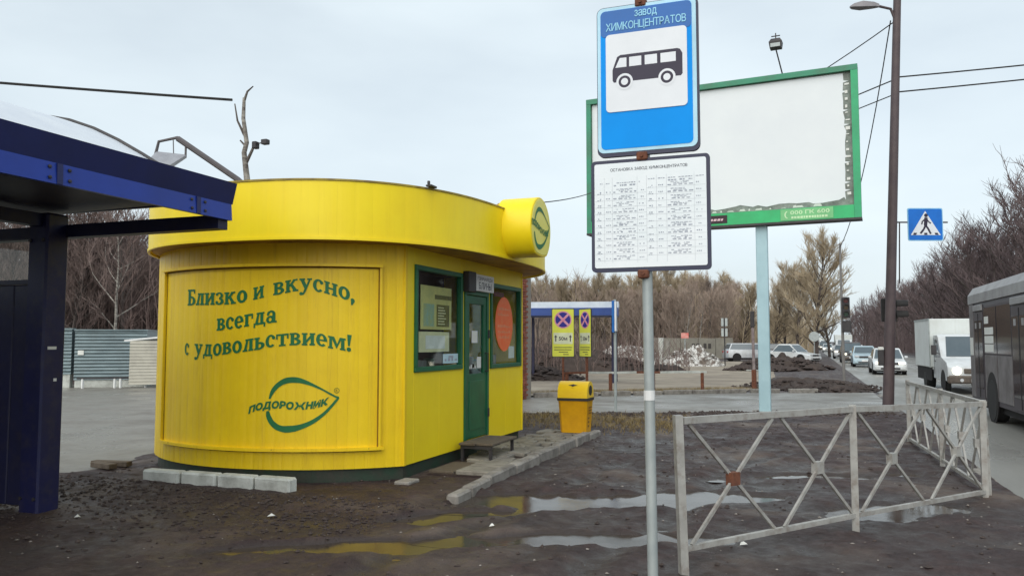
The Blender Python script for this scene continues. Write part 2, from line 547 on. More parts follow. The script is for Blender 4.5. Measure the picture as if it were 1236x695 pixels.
def sstep(a, b, x):
    t = max(0.0, min(1.0, (x - a) / (b - a)))
    return t * t * (3 - 2 * t)
def fbm(x, y, s, seed=0.0):
    return mnoise.fractal(Vector((x * s, y * s, seed)), 1.0, 2.1, 5)
ROAD_X = 2.15
def ground_h(x, y):
    near = abs(x) < 40 and -5 < y < 60
    h = 0.0
    if near:
        h += 0.024 * fbm(x, y, 0.6, 3.1) + 0.026 * abs(fbm(x, y, 2.2, 9.4)) + 0.014 * fbm(x, y, 6.5, 1.7) - 0.004
        h += 0.016 * math.sin((x * 0.35 + y) * 4.2 + 2.5 * fbm(x, y, 0.5, 5.0)) * sstep(5, 8, y) * (1 - sstep(15, 17, y)) * sstep(-3.6, -2.8, x)
        for cx, cy, rx, ry, a in PUD:
            dx, dy = x - cx, y - cy
            if abs(dx) < 3 and abs(dy) < 3:
                c, s = math.cos(a), math.sin(a)
                u, v = (dx * c + dy * s) / rx, (-dx * s + dy * c) / ry
                q = u * u + v * v + 0.75 * fbm(x, y, 1.5, 7.7) + 0.35 * fbm(x, y, 5.0, 2.7)
                h -= 0.075 * (1 - sstep(0.45, 1.5, q))
        # wheel ruts curving in from the road past the railing
        if 4 < y < 21:
            rx_ = -2.9 + 4.4 * sstep(8.5, 20.5, y) + 0.25 * math.sin(y * 0.9)
            for off in (0.0, 1.45):
                e = (x - rx_ - off) / 0.15
                if abs(e) < 4:
                    h += -0.030 * math.exp(-e * e) + 0.018 * (math.exp(-(abs(e) - 1.7) ** 2 * 2.2))
                    h += 0.007 * math.exp(-e * e) * math.sin(y * 45)
        # soil banked up to the kiosk and along the path kerb
        h += 0.05 * (1 - sstep(0.0, 1.2, abs(y - 7.6))) * (1 - sstep(-4.0, -3.4, x)) * sstep(-9.5, -8.5, x)
        if -9.6 < x < -3.62 and 7.9 < y < 17.5:
            h = 0.02 + 0.4 * h
        if y > 14:
            h += 0.035 * sstep(14.5, 17, y) * (1 - sstep(20, 21.5, y))
        sd = poly_sd(x, y, ASPH)
        h = -0.07 + (h + 0.07) * sstep(-0.45, 0.25, sd + 0.25 * fbm(x, y, 1.1, 4.0))
    h -= 0.42 * sstep(ROAD_X - 0.05, ROAD_X + 0.25, x) * (1 - sstep(11.0, 11.4, x))
    return h

def axis(lo, a, b, hi, step, grow=1.16):
    out = []
    v = a
    while v < b:
        out.append(v)
        v += step
    st = step
    v = out[-1]
    up = []
    while v < hi:
        st *= grow
        v += st
        up.append(v)
    st = step
    v = a
    dn = []
    while v > lo:
        st *= grow
        v -= st
        dn.append(v)
    return dn[::-1] + out + up
xs = axis(-2500, -9.6, 2.5, 2500, 0.05)
ys = axis(-2500, 4.6, 21.6, 3500, 0.055)
gm = MB()
nx = len(xs)
for yy in ys:
    for xx in xs:
        gm.v.append((xx, yy, ground_h(xx, yy)))
for j in range(len(ys) - 1):
    for i in range(nx - 1):
        a = j * nx + i
        gm.f.append((a, a + 1, a + nx + 1, a + nx))

def mud_material():
    m = bpy.data.materials.new('wet_mud')
    m.use_nodes = True
    n, l = m.node_tree.nodes, m.node_tree.links
    p = n['Principled BSDF']
    geo = n.new('ShaderNodeNewGeometry')
    def nz(scale, detail=7, rough=0.65):
        t = n.new('ShaderNodeTexNoise')
        t.inputs['Scale'].default_value = scale
        t.inputs['Detail'].default_value = detail
        t.inputs['Roughness'].default_value = rough
        l.new(geo.outputs['Position'], t.inputs['Vector'])
        return t.outputs['Fac']
    def mr(s, a, b, c=0.0, d=1.0):
        t = n.new('ShaderNodeMapRange')
        for k, v in zip(('From Min', 'From Max', 'To Min', 'To Max'), (a, b, c, d)):
            t.inputs[k].default_value = v
        l.new(s, t.inputs['Value'])
        return t.outputs['Result']
    def mix(f, a, b):
        t = n.new('ShaderNodeMix')
        t.data_type = 'RGBA'
        l.new(f, t.inputs['Factor'])
        for k, s in (('A', a), ('B', b)):
            if isinstance(s, tuple):
                t.inputs[k].default_value = (*s, 1)
            else:
                l.new(s, t.inputs[k])
        return t.outputs['Result']
    c = mix(mr(nz(1.3), 0.38, 0.62), (0.033, 0.020, 0.0195), (0.064, 0.041, 0.038))
    c = mix(mr(nz(14, 6, 0.7), 0.45, 0.7), c, (0.024, 0.015, 0.015))
    c = mix(mr(nz(45, 4, 0.7), 0.66, 0.80), c, (0.17, 0.145, 0.12))
    c = mix(mr(nz(0.55, 6, 0.6), 0.50, 0.68), c, (0.135, 0.105, 0.086))
    # wet low ground: soaked soil is darker and shinier
    sx = n.new('ShaderNodeSeparateXYZ')
    l.new(geo.outputs['Position'], sx.inputs[0])
    wet = mr(sx.outputs['Z'], 0.012, -0.022)
    c = mix(wet, c, (0.045, 0.034, 0.031))
    l.new(c, p.inputs['Base Color'])
    ad = n.new('ShaderNodeMath')
    ad.operation = 'SUBTRACT'
    l.new(mr(nz(5), 0.35, 0.65, 0.48, 0.85), ad.inputs[0])
    l.new(mr(sx.outputs['Z'], 0.02, -0.03, 0.0, 0.28), ad.inputs[1])
    l.new(ad.outputs[0], p.inputs['Roughness'])
    p.inputs['Specular IOR Level'].default_value = 0.35
    b = n.new('ShaderNodeBump')
    b.inputs['Strength'].default_value = 0.75
    b.inputs['Distance'].default_value = 0.035
    l.new(nz(13, 9, 0.72), b.inputs['Height'])
    l.new(b.outputs['Normal'], p.inputs['Normal'])
    return m
M_mud = mud_material()
struct('ground', gm, M_mud, smooth=True)

M_water = mat('puddle_water', (0.070, 0.055, 0.043), (0.050, 0.038, 0.030), 1.6, 0.11, 0.05, 7, spec=0.18, rough_var=0.09)
for cx, cy, rx, ry, a in PUD:
    pm = MB()
    c, s = math.cos(a), math.sin(a)
    pm.add([(cx + 1.75 * rx * math.cos(t) * c - 1.75 * ry * math.sin(t) * s, cy + 1.75 * rx * math.cos(t) * s + 1.75 * ry * math.sin(t) * c, -0.030 - 0.0007 * PUD.index((cx, cy, rx, ry, a)))
            for t in [2 * math.pi * k / 28 for k in range(28)]], [tuple(range(28))])
    struct('puddle', pm, M_water)

M_asph = mat('old_asphalt', (0.255, 0.245, 0.215), (0.175, 0.163, 0.142), 0.5, 0.42, 0.35, 70, dirt=0.6, dirt_col=(0.12, 0.098, 0.080), dirt_scale=0.9, rough_var=0.22)
M_road = mat('road_asphalt', (0.27, 0.265, 0.24), (0.20, 0.195, 0.175), 0.4, 0.42, 0.25, 60, dirt=0.25, dirt_col=(0.10, 0.085, 0.075), dirt_scale=0.35, rough_var=0.2, stretch=(1, 0.2, 1))
M_dusty = mat('dusty_ground', (0.33, 0.285, 0.22), (0.22, 0.185, 0.145), 0.35, 0.9, 0.5, 20, dirt=0.4, dirt_scale=0.6)
am = MB()
am.add([(x, y, 0.0) for x, y in ASPH], [tuple(range(len(ASPH)))])
struct('driveway', am, M_asph)
rm = MB()
rm.add([(ROAD_X, -200, -0.15), (11.2, -200, -0.15), (11.2, 900, -0.15), (ROAD_X, 900, -0.15)], [(0, 1, 2, 3)])
road = struct('road', rm, M_road)
M_line = mat('road_paint', (0.55, 0.55, 0.52), (0.3, 0.3, 0.28), 3, 0.7, dirt=0.6, dirt_col=(0.16, 0.15, 0.14), dirt_scale=2)
dash = MB().add([(-0.06, -1.5, 0), (0.06, -1.5, 0), (0.06, 1.5, 0), (-0.06, 1.5, 0)], [(0, 1, 2, 3)]).mesh('lane_line', M_line)
for lx in (6.6,):
    for k in range(14):
        link('lane_line', dash, road, (lx, 12 + 9 * k, -0.145))
pm = MB()
DUST = [(-2.0, 28.3), (-4.6, 26.4), (-8.8, 23.1), (-14, 24.0), (-24, 27), (-40, 45), (-40, 70), (-3, 70), (-1.5, 40)]
pm.add([(x, y, 0.035) for x, y in DUST], [tuple(range(len(DUST)))])
struct('parking_ground', pm, M_dusty)

# kerb stones
kstone = MB().bbox(-0.075, 0.075, -0.495, 0.495, -0.3, 0.0, 0.018).mesh('kerb_stone', M_concrete)
kb = MB().box(ROAD_X - 0.30, ROAD_X - 0.16, 8, 120, -0.4, -0.17)
kerb = struct('road_kerb', kb, M_concrete)
rk = random.Random(3)
for k in range(105):
    o = link('kerb_stone', kstone, kerb, (ROAD_X - 0.06 + rk.uniform(-0.015, 0.015), 9 + k, -0.02 + rk.uniform(-0.02, 0.015)), rk.uniform(-0.02, 0.02))
kb = MB().box(ROAD_X - 0.30, ROAD_X - 0.16, -30, 7.9, -0.4, -0.17)
far_line = [(-12.5, 20.0), (-7.93, 23.3), (-4.43, 26.2), (-2.0, 28.0), (0.4, 29.0)]
kb = MB().box(-4.6, -4.5, 26.3, 26.4, -0.3, -0.12)
fkerb = struct('driveway_kerb', kb, M_concrete)
for (ax, ay), (bx, by) in zip(far_line, far_line[1:]):
    L = math.hypot(bx - ax, by - ay)
    nn = max(1, int(L))
    for k in range(nn):
        t = (k + 0.5) / nn
        link('kerb_stone', kstone, fkerb, (ax + (bx - ax) * t, ay + (by - ay) * t, 0.13 + rk.uniform(-0.02, 0.02)), math.atan2(by - ay, bx - ax) - math.pi / 2 + rk.uniform(-0.03, 0.03))

# ------------------------------------------------------------------ kiosk
KX, KY, KR = -6.63, 10.62, 2.6
KO = (-6.63, 11.0, 0.0)
K = Thing('kiosk', 'yellow rounded snack kiosk with green lettering and overhanging round roof', 'kiosk', KO)
Z0, Z1 = 0.18, 2.9
def arc(s, r=KR):
    th = s / KR
    return (KX + r * math.sin(th), KY - r * math.cos(th))
S_END = math.asin(1.95 / KR) * KR
def arc_slab(s0, s1, z0, z1, r0, r1, n=2, ch=0.0):
    """curved board between radii r0 (inner) and r1 (outer), edges chamfered by ch"""
    mb = MB()
    rings = []
    for k in range(n + 1):
        s = s0 + (s1 - s0) * k / n
        ro = r1 - (ch if k in (0, n) else 0)
        a, b = arc(s, r0), arc(s, ro)
        rings.append([(a[0], a[1], z0), (b[0], b[1], z0), (b[0], b[1], z1), (a[0], a[1], z1)])
    return mb.loft(rings)
NB = 36
for k in range(NB):
    s0 = -S_END + 2 * S_END * k / NB
    s1 = -S_END + 2 * S_END * (k + 1) / NB
    K.part('wall_board', arc_slab(s0 + 0.0004, s1 - 0.0004, Z0, Z1, KR - 0.05, KR + 0.0012 * (k % 2), 4, 0.0032), M_yellow)
# inner lining (keeps the light out), side and back walls
mb = MB()
ring = [arc(-S_END + 2 * S_END * k / 20, KR - 0.06) for k in range(21)]
mb.loft([[(x, y, z) for x, y in ring] for z in (0.05, Z1 + 0.1)], caps=False)
mb2 = MB()
for a, b in zip(ring, ring[1:]):
    mb2.add([(a[0], a[1], 0.1), (b[0], b[1], 0.1), (b[0], b[1], Z1), (a[0], a[1], Z1)], [(0, 1, 2, 3)])
K.part('front_lining', mb2, M_inside)
XL, XR, YA, YB = -8.58, -4.68, 8.90, 13.22
K.part('side_wall', MB().box(XL, XL + 0.06, YA + 0.01, YB, Z0, Z1), M_yellow2)
K.part('back_wall', MB().box(XL + 0.06, XR - 0.06, YB - 0.06, YB, Z0, Z1), M_yellow2)
K.part('floor', MB().box(XL + 0.08, XR - 0.08, 9.0, YB - 0.08, 0.14, 0.2), M_inside)
K.part('ceiling', MB().box(XL + 0.08, XR - 0.08, 9.0, YB - 0.08, 2.84, 2.9), M_inside)
K.part('inner_partition', MB().box(XR - 1.5, XR - 1.45, 8.95, YB - 0.1, 0.2, 2.84), M_inside)
K.part('counter', MB().bbox(XR - 0.75, XR - 0.25, 9.0, 10.6, 0.2, 1.25, 0.01), mat('counter_grey', (0.25, 0.26, 0.25), None, 3, 0.5))
K.part('display_shelf', MB().bbox(XR - 0.6, XR - 0.2, 11.75, 13.05, 0.2, 1.24, 0.01), MATS['counter_grey'])
# road-side wall sheets round the openings: window, door, window
W1 = (9.13, 10.61, 1.31, 2.68)
DR = (10.70, 11.63, 0.27, 2.46)
W2 = (11.71, 13.12, 1.28, 2.62)
def wsheet(y0, y1, z0, z1):
    K.part('wall_sheet', MB().bbox(XR - 0.06, XR, y0 + 0.0015, y1 - 0.0015, z0 + 0.001, z1 - 0.001, 0.003), M_yellow2)
wsheet(YA, W1[0], Z0, Z1)
wsheet(W1[0], 9.88, Z0, W1[2]); wsheet(9.88, W1[1], Z0, W1[2])
wsheet(W1[0], W1[1], W1[3], Z1)
wsheet(W1[1], DR[0], Z0, Z1)
wsheet(DR[0], DR[1], DR[3], Z1)
wsheet(DR[0], DR[1], Z0, DR[2])
wsheet(DR[1], W2[0], Z0, Z1)
wsheet(W2[0], 12.4, Z0, W2[2]); wsheet(12.4, W2[1], Z0, W2[2])
wsheet(W2[0], W2[1], W2[3], Z1)
wsheet(W2[1], YB, Z0, Z1)
K.part('corner_trim', MB().bbox(XR - 0.02, XR + 0.012, YA - 0.03, YA + 0.03, Z0, Z1, 0.004), M_yellow)
K.part('corner_trim', MB().bbox(XR - 0.02, XR + 0.010, YB - 0.03, YB + 0.012, Z0, Z1, 0.004), M_yellow2)
# plinth
mb = MB()
ring = [arc(-S_END + 2 * S_END * k / 24, KR - 0.05) for k in range(25)] + [(XR - 0.05, YB - 0.05), (XL + 0.05, YB - 0.05)]
mb.prism(ring, -0.1, 0.178)
K.part('plinth', mb, M_plinth)
# framed sign panel on the curved front
PS0, PS1, PZ0, PZ1 = -1.29, 1.865, 0.435, 2.60
def frame_bar(s0, s1, z0, z1, r1):
    return arc_slab(s0, s1, z0, z1, KR - 0.01, r1 + 0.015, max(2, int(abs(s1 - s0) / 0.1)), 0.004)
NP = 26
for k in range(NP):
    s0 = PS0 + (PS1 - PS0) * k / NP
    s1 = PS0 + (PS1 - PS0) * (k + 1) / NP
    K.part('panel_board', arc_slab(s0 + 0.0004, s1 - 0.0004, PZ0, PZ1, KR + 0.0, KR + 0.022, 3, 0.0024), M_yellow)
panel_frame = K.part('panel_frame', frame_bar(PS0 - 0.03, PS1 + 0.03, PZ1, PZ1 + 0.035, KR + 0.075), M_yellow)
K.part('panel_sill', frame_bar(PS0 - 0.05, PS1 + 0.06, PZ0 - 0.035, PZ0, KR + 0.06), M_yellow)
K.part('panel_frame', frame_bar(PS0 - 0.03, PS0, PZ0, PZ1, KR + 0.045), M_yellow)
K.part('panel_frame', frame_bar(PS1, PS1 + 0.03, PZ0, PZ1, KR + 0.045), M_yellow)
M_panel_shade = mat('panel_shade_dirt', (0.11, 0.055, 0.01), (0.26, 0.14, 0.015), 5, 0.8)  # dark brown strips paint in the frame's shadow lines, along with dirt
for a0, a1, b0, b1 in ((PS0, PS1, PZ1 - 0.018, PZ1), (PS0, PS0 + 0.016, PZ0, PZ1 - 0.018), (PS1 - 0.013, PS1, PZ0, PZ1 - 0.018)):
    K.part('panel_shade_line', arc_slab(a0, a1, b0, b1, KR + 0.01, KR + 0.0235, max(2, int((a1 - a0) / 0.1)), 0), M_panel_shade)
K.part('panel_shade_line', arc_slab(PS0 - 0.03, PS1 + 0.04, PZ0 - 0.050, PZ0 - 0.036, KR - 0.01, KR + 0.03, 30, 0), M_panel_shade)
for s in (-1.0, -0.2, 0.63, 1.75):
    x, y = arc(s, KR + 0.062)
    K.part('bolt', MB().lathe([(0.012, 0), (0.012, -0.012)], (x, y, PZ0 - 0.012), 'Y', 6), M_rust)
def onarc(s, z, lift):
    x, y = arc(s, KR + 0.026 + lift)
    return (x, y, z)
L1 = [(-0.709, 2.152), (0.0, 2.150), (0.267, 2.176), (0.351, 2.20), (0.602, 2.252), (0.9, 2.305), (1.061, 2.31), (1.197, 2.286), (1.367, 2.235), (1.503, 2.19), (1.572, 2.165)]
L2 = [(-0.169, 1.831), (0.123, 1.857), (0.32, 1.888), (0.652, 1.931)]
L3 = [(-0.744, 1.535), (-0.529, 1.525), (-0.261, 1.518), (0.091, 1.556), (0.403, 1.598), (0.586, 1.633), (0.867, 1.657), (1.139, 1.653), (1.342, 1.609), (1.538, 1.577)]
def arc_word(mb, word, s0, s1, base, xh, gap=0.07):
    w = sum(SLAB[ch][1] for ch in word) + gap * (len(word) - 1)
    sx = (s1 - s0) / w
    x = 0.0
    k = 0
    for ch in word:
        for poly in SLAB[ch][0]:
            pts = []
            for a, b in poly:
                s = s0 + (x + a) * sx
                pts.append(onarc(s, interp(base, s) + b * xh, 0.00004 * (k % 40)))
            mb.add(pts, [tuple(range(len(pts)))])
            k += 1
        x += SLAB[ch][1] + gap
for word, s0, s1, base, xh in (('Близко', -0.709, 0.267, L1, 0.149), ('и', 0.345, 0.485, L1, 0.149), ('вкусно,', 0.600, 1.572, L1, 0.149),
                               ('всегда', -0.169, 0.652, L2, 0.147), ('с', -0.744, -0.655, L3, 0.145), ('удовольствием!', -0.545, 1.538, L3, 0.147)):
    mb = MB()
    arc_word(mb, word, s0, s1, base, xh)
    K.part('painted_word', mb, M_letter)
U = [(0.569, 1.018), (0.592, 1.11), (0.647, 1.188), (0.734, 1.252), (0.821, 1.277), (0.921, 1.273), (1.021, 1.238), (1.134, 1.181), (1.275, 1.103), (1.36, 1.055), (1.395, 1.045), (1.403, 1.023)]
UI = [(0.594, 1.018), (0.62, 1.068), (0.663, 1.125), (0.721, 1.174), (0.793, 1.203), (0.894, 1.21), (0.993, 1.196), (1.107, 1.16), (1.219, 1.11), (1.304, 1.06), (1.36, 1.031), (1.372, 1.018)]
LO = [(0.546, 0.876), (0.543, 0.812), (0.583, 0.728), (0.658, 0.659), (0.775, 0.623), (0.89, 0.635), (1.002, 0.674), (1.113, 0.729), (1.224, 0.813), (1.306, 0.897), (1.375, 0.981), (1.403, 1.023)]
LI = [(0.579, 0.876), (0.598, 0.827), (0.641, 0.757), (0.716, 0.708), (0.803, 0.702), (0.917, 0.712), (1.029, 0.744), (1.126, 0.793), (1.223, 0.862), (1.306, 0.946), (1.355, 1.005), (1.372, 1.018)]
def dens(p, n=4):
    """Catmull-Rom refinement so the swoosh edges are smooth"""
    out = []
    for i in range(len(p) - 1):
        p0, p1, p2, p3 = p[max(i - 1, 0)], p[i], p[i + 1], p[min(i + 2, len(p) - 1)]
        for k in range(n):
            t = k / n
            out.append(tuple(0.5 * (2 * p1[j] + (p2[j] - p0[j]) * t + (2 * p0[j] - 5 * p1[j] + 4 * p2[j] - p3[j]) * t * t + (3 * p1[j] - p0[j] - 3 * p2[j] + p3[j]) * t ** 3) for j in (0, 1)))
    out.append(p[-1])
    return out
def swoosh(mapf):
    mb = MB()
    for a, b, lv in ((dens(U), dens(UI), 0), (dens(LO), dens(LI), 0.0004)):
        for i in range(len(a) - 1):
            mb.add([mapf(*a[i], lv), mapf(*a[i + 1], lv), mapf(*b[i + 1], lv), mapf(*b[i], lv)], [(0, 1, 2, 3)])
    return mb
K.part('leaf_logo', swoosh(onarc), M_letter)
mb = MB()
WB = [(0.31, 0.838), (0.427, 0.884), (0.579, 0.908), (0.712, 0.912), (0.842, 0.899), (0.97, 0.896), (1.111, 0.91), (1.208, 0.933), (1.291, 0.961)]
polys, w = word_polys('ПОДОРОЖНИК', 0.058, 0.05)
for vs, fs, lv in polys:
    mb.add([onarc(0.316 + (a - 0.02) / w * 0.96 + 0.02 * b, interp(WB, 0.316 + a / w * 0.96) + b * 0.108, 0.0012) for a, b in vs], fs)
K.part('logo_word', mb, M_letter)
mb = MB()
for k in range(16):
    a, b = 2 * math.pi * k / 16, 2 * math.pi * (k + 1) / 16
    mb.add([onarc(1.373 + r * math.cos(t), 1.116 + r * math.sin(t), 0) for r, t in ((0.032, a), (0.032, b), (0.026, b), (0.026, a))], [(0, 1, 2, 3)])
text_plane(mb, 'R', lambda a, b: onarc(1.361 + a, 1.101 + b, 0.0005), height=0.03)
K.part('trademark_ring', mb, mat('ink_olive', (0.12, 0.16, 0.02), None, 4, 0.6))
# lettered plaque, windows and door in the road-side wall
def side(mapx):
    return lambda a, b: (mapx, a, b)
def window(y0, y1, z0, z1):
    fr = MB()
    w = 0.065
    for a in ((y0, y1, z0, z0 + w), (y0, y1, z1 - w, z1), (y0, y0 + w, z0 + w, z1 - w), (y1 - w, y1, z0 + w, z1 - w)):
        fr.bbox(XR - 0.05, XR + 0.03, *a, 0.006)
    wobj = K.part('window_frame', fr, M_green)
    K.part('pane', MB().box(XR - 0.022, XR - 0.016, y0 + w - 0.01, y1 - w + 0.01, z0 + w - 0.01, z1 - w + 0.01), M_glass, wobj)
    return wobj
win1 = window(*W1)
win2 = window(*W2)
M_poster = mat('poster_cream', (0.66, 0.60, 0.22), (0.52, 0.50, 0.20), 7, 0.7)
M_poster_w = mat('poster_pale', (0.74, 0.70, 0.42), (0.66, 0.64, 0.40), 5, 0.7)
M_poster_d = mat('poster_olive', (0.10, 0.10, 0.035), (0.22, 0.19, 0.05), 14, 0.7)
M_poster_b = mat('poster_blue', (0.30, 0.45, 0.36), (0.42, 0.45, 0.20), 10, 0.7)
def card(name, x, y0, y1, z0, z1, m, parent=None, t=0.006):
    return K.part(name, MB().box(x - t, x, y0, y1, z0, z1), m, parent)
p1 = card('menu_poster', XR - 0.036, 9.38, 10.34, 1.86, 2.44, M_poster)
card('menu_column', XR - 0.033, 9.46, 9.78, 1.90, 2.20, M_poster_b, p1, 0.003)
card('menu_column', XR - 0.033, 9.86, 10.26, 1.90, 2.20, M_poster_d, p1, 0.003)
card('menu_heading', XR - 0.033, 9.80, 10.34, 2.27, 2.33, M_poster_d, p1, 0.003)
mb = MB()
for k in range(7):
    mb.box(XR - 0.0328, XR - 0.0322, 9.9, 9.9 + 0.3 * RND.uniform(0.6, 1), 1.93 + 0.037 * k, 1.945 + 0.037 * k)
K.part('menu_lines', mb, M_poster_w, p1)
p2 = card('menu_tray', XR - 0.05, 9.37, 10.30, 1.56, 1.83, M_poster_w, None, 0.02)
card('price_sheet', XR - 0.045, 9.55, 10.15, 1.60, 1.78, M_paper, p2, 0.003)
st = card('sticker', XR - 0.012, 10.02, 10.52, 1.40, 1.53, mat('sticker_blue', (0.42, 0.60, 0.66), (0.5, 0.66, 0.7), 9, 0.6), win1, 0.003)
mb = MB()
for k in range(4):
    mb.box(XR - 0.0115, XR - 0.011, 10.07 + 0.11 * k, 10.13 + 0.11 * k + 0.02 * (k % 2), 1.43, 1.46 + 0.012 * (k % 3))
mb.box(XR - 0.0115, XR - 0.011, 10.2, 10.36, 1.475, 1.505)
K.part('sticker_print', mb, M_ink, st)
# orange oval advert in the far window
M_orange = mat('advert_orange', (0.90, 0.14, 0.03), (0.88, 0.20, 0.06), 9, 0.5)
mb = MB()
ov = [(XR - 0.008, 12.37 + 0.40 * math.cos(t), 1.985 + 0.445 * math.sin(t)) for t in [2 * math.pi * k / 32 for k in range(32)]]
mb.loft([ov, [(x - 0.006, y, z) for x, y, z in ov]])
advert = K.part('oval_advert', mb, M_orange)
mb = MB()
rr = random.Random(5)
for zz in (2.21, 2.12, 1.93, 1.84, 1.75):
    hw = 0.30 * math.sqrt(max(0.05, 1 - ((zz - 1.985) / 0.445) ** 2))
    y = 12.37 - hw
    while y < 12.37 + hw - 0.05:
        ww = rr.uniform(0.03, 0.07)
        mb.box(XR - 0.0076, XR - 0.0070, y, y + ww, zz, zz + rr.uniform(0.02, 0.045))
        y += ww + 0.02
K.part('advert_print', mb, mat('advert_print', (0.88, 0.32, 0.16), None, 5, 0.6), advert)
for (a, b, c, d, m) in ((12.05, 12.5, 2.43, 2.50, mat('advert_maroon', (0.20, 0.06, 0.05), None, 5, 0.6)), (11.8, 11.93, 1.75, 1.88, M_poster), (12.72, 12.98, 1.42, 1.62, M_paper)):
    card('window_notice', XR - 0.06, a, b, c, d, m)
# goods on the shelves
goods = [mat('goods_a', (0.5, 0.42, 0.3), None, 12, 0.6), mat('goods_b', (0.22, 0.3, 0.24), None, 12, 0.6), mat('goods_c', (0.5, 0.5, 0.5), None, 12, 0.5)]
rr = random.Random(11)
for y0, y1, zb in ((9.15, 10.5, 1.25), (11.85, 12.95, 1.24)):
    y = y0
    while y < y1:
        ww = rr.uniform(0.08, 0.16)
        K.part('packet', MB().bbox(XR - 0.5, XR - 0.5 + 0.12, y, y + ww, zb, zb + rr.uniform(0.10, 0.24), 0.01), goods[rr.randrange(3)])
        y += ww + 0.02
# door
fr = MB()
w = 0.075
for a in ((DR[0], DR[1], DR[3] - w, DR[3]), (DR[0], DR[0] + w, DR[2], DR[3] - w), (DR[1] - w, DR[1], DR[2], DR[3] - w)):
    fr.bbox(XR - 0.05, XR + 0.022, *a, 0.006)
K.part('door_frame', fr, M_green)
dl = MB()
y0, y1, z0, z1 = DR[0] + w + 0.006, DR[1] - w - 0.006, DR[2] + 0.012, DR[3] - w - 0.008
for a in ((y0, y1, z0, 1.22), (y0, y1, z1 - 0.12, z1), (y0, y0 + 0.11, 1.22, z1 - 0.12), (y1 - 0.11, y1, 1.22, z1 - 0.12)):
    dl.bbox(XR - 0.04, XR + 0.006, *a, 0.005)
door = K.part('door', dl, M_green)
K.part('door_pane', MB().box(XR - 0.022, XR - 0.016, y0 + 0.1, y1 - 0.1, 1.21, z1 - 0.11), M_glass, door)
K.part('lower_panel', MB().bbox(XR + 0.004, XR + 0.014, y0 + 0.1, y1 - 0.1, z0 + 0.12, 1.12, 0.004), M_green, door)
K.part('door_handle', MB().tube([(XR + 0.01, y1 - 0.05, 1.25), (XR + 0.06, y1 - 0.05, 1.25), (XR + 0.06, y1 - 0.05, 1.52), (XR + 0.01, y1 - 0.05, 1.52)], 0.012, 6), M_dark, door)
for zz in (0.55, 1.75):
    K.part('hinge', MB().bbox(XR + 0.02, XR + 0.04, DR[1] - 0.06, DR[1] - 0.02, zz, zz + 0.13, 0.004), M_dark, door)
card('door_notice', XR - 0.012, 11.02, 11.24, 1.68, 1.86, M_paper, door, 0.003)
card('door_notice', XR - 0.012, 11.22, 11.38, 1.30, 1.47, M_paper, door, 0.003)
mb = MB()
for k in range(4):
    mb.box(XR - 0.0118, XR - 0.0112, 10.9 + 0.075 * k, 10.95 + 0.075 * k, 1.30, 1.34 + 0.02 * (k % 3))
K.part('door_stickers', mb, M_paper, door)
K.part('door_stickers', MB().box(XR - 0.0118, XR - 0.0112, 11.05, 11.1, 1.31, 1.37), mat('sticker_red', (0.6, 0.06, 0.05), None, 3, 0.6), door)
K.part('door_canopy_box', MB().bbox(XR, XR + 0.10, 10.66, 10.93, 2.42, 2.72, 0.01), M_dark)
pl = K.part('plaque', MB().bbox(XR + 0.06, XR + 0.085, 10.95, 11.67, 2.45, 2.70, 0.004), M_white)
mb = MB()
pmap = lambda a, b: (XR + 0.0865, 11.31 + a, 2.615 + b)
text_plane(mb, 'ГОРЯЧАЯ ЕДА', pmap, 0.6, 0.05, 0.005, centre=True)
pmap = lambda a, b: (XR + 0.0865, 11.31 + a, 2.485 + b)
text_plane(mb, 'БЛИНЫ', pmap, 0.50, 0.10, 0.004, gap=0.09, centre=True)
K.part('plaque_lettering', mb, M_signink, pl)
K.part('plaque_bracket', MB().box(XR, XR + 0.06, 11.28, 11.34, 2.5, 2.65), M_dark, pl)
# fascia: rounded oval drum roof made of sheets
FA, FB, FN, FC = 2.66, 3.45, 2.75, (-6.63, 11.05)
def oval(t, d=0.0):
    c, s = math.cos(t), math.sin(t)
    n_e, a_e = (FN, FA) if c > 0 else (2.2, 2.4)
    x = math.copysign(abs(c) ** (2 / n_e), c)
    y = math.copysign(abs(s) ** (2 / n_e), s)
    return (FC[0] + (a_e + d) * x, FC[1] + (FB + d) * y)
# even arc-length sampling
pts = [oval(2 * math.pi * k / 2000) for k in range(2001)]
cum = [0.0]
for a, b in zip(pts, pts[1:]):
    cum.append(cum[-1] + math.hypot(b[0] - a[0], b[1] - a[1]))
def oval_s(s):
    s = s % cum[-1]
    lo, hi = 0, 2000
    while hi - lo > 1:
        m = (lo + hi) // 2
        if cum[m] <= s:
            lo = m
        else:
            hi = m
    t = (s - cum[lo]) / max(1e-9, cum[hi] - cum[lo])
    p = (pts[lo][0] + (pts[hi][0] - pts[lo][0]) * t, pts[lo][1] + (pts[hi][1] - pts[lo][1]) * t)
    d = (pts[hi][0] - pts[lo][0], pts[hi][1] - pts[lo][1])
    L = math.hypot(*d) or 1
    return p, (d[1] / L, -d[0] / L)
FZ0, FZ1 = 2.90, 3.55
NF = 96
for k in range(NF):
    s0, s1 = cum[-1] * k / NF + 0.0003, cum[-1] * (k + 1) / NF - 0.0003
    rings = []
    for j in range(5):
        p, nrm = oval_s(s0 + (s1 - s0) * j / 4)
        o = 0.0 if j in (0, 4) else 0.0012
        rings.append([(p[0] - nrm[0] * 0.03, p[1] - nrm[1] * 0.03, FZ0), (p[0] + nrm[0] * o, p[1] + nrm[1] * o, FZ0), (p[0] + nrm[0] * o, p[1] + nrm[1] * o, FZ1), (p[0] - nrm[0] * 0.03, p[1] - nrm[1] * 0.03, FZ1)])
    K.part('fascia_sheet', MB().loft(rings), M_yellow2)
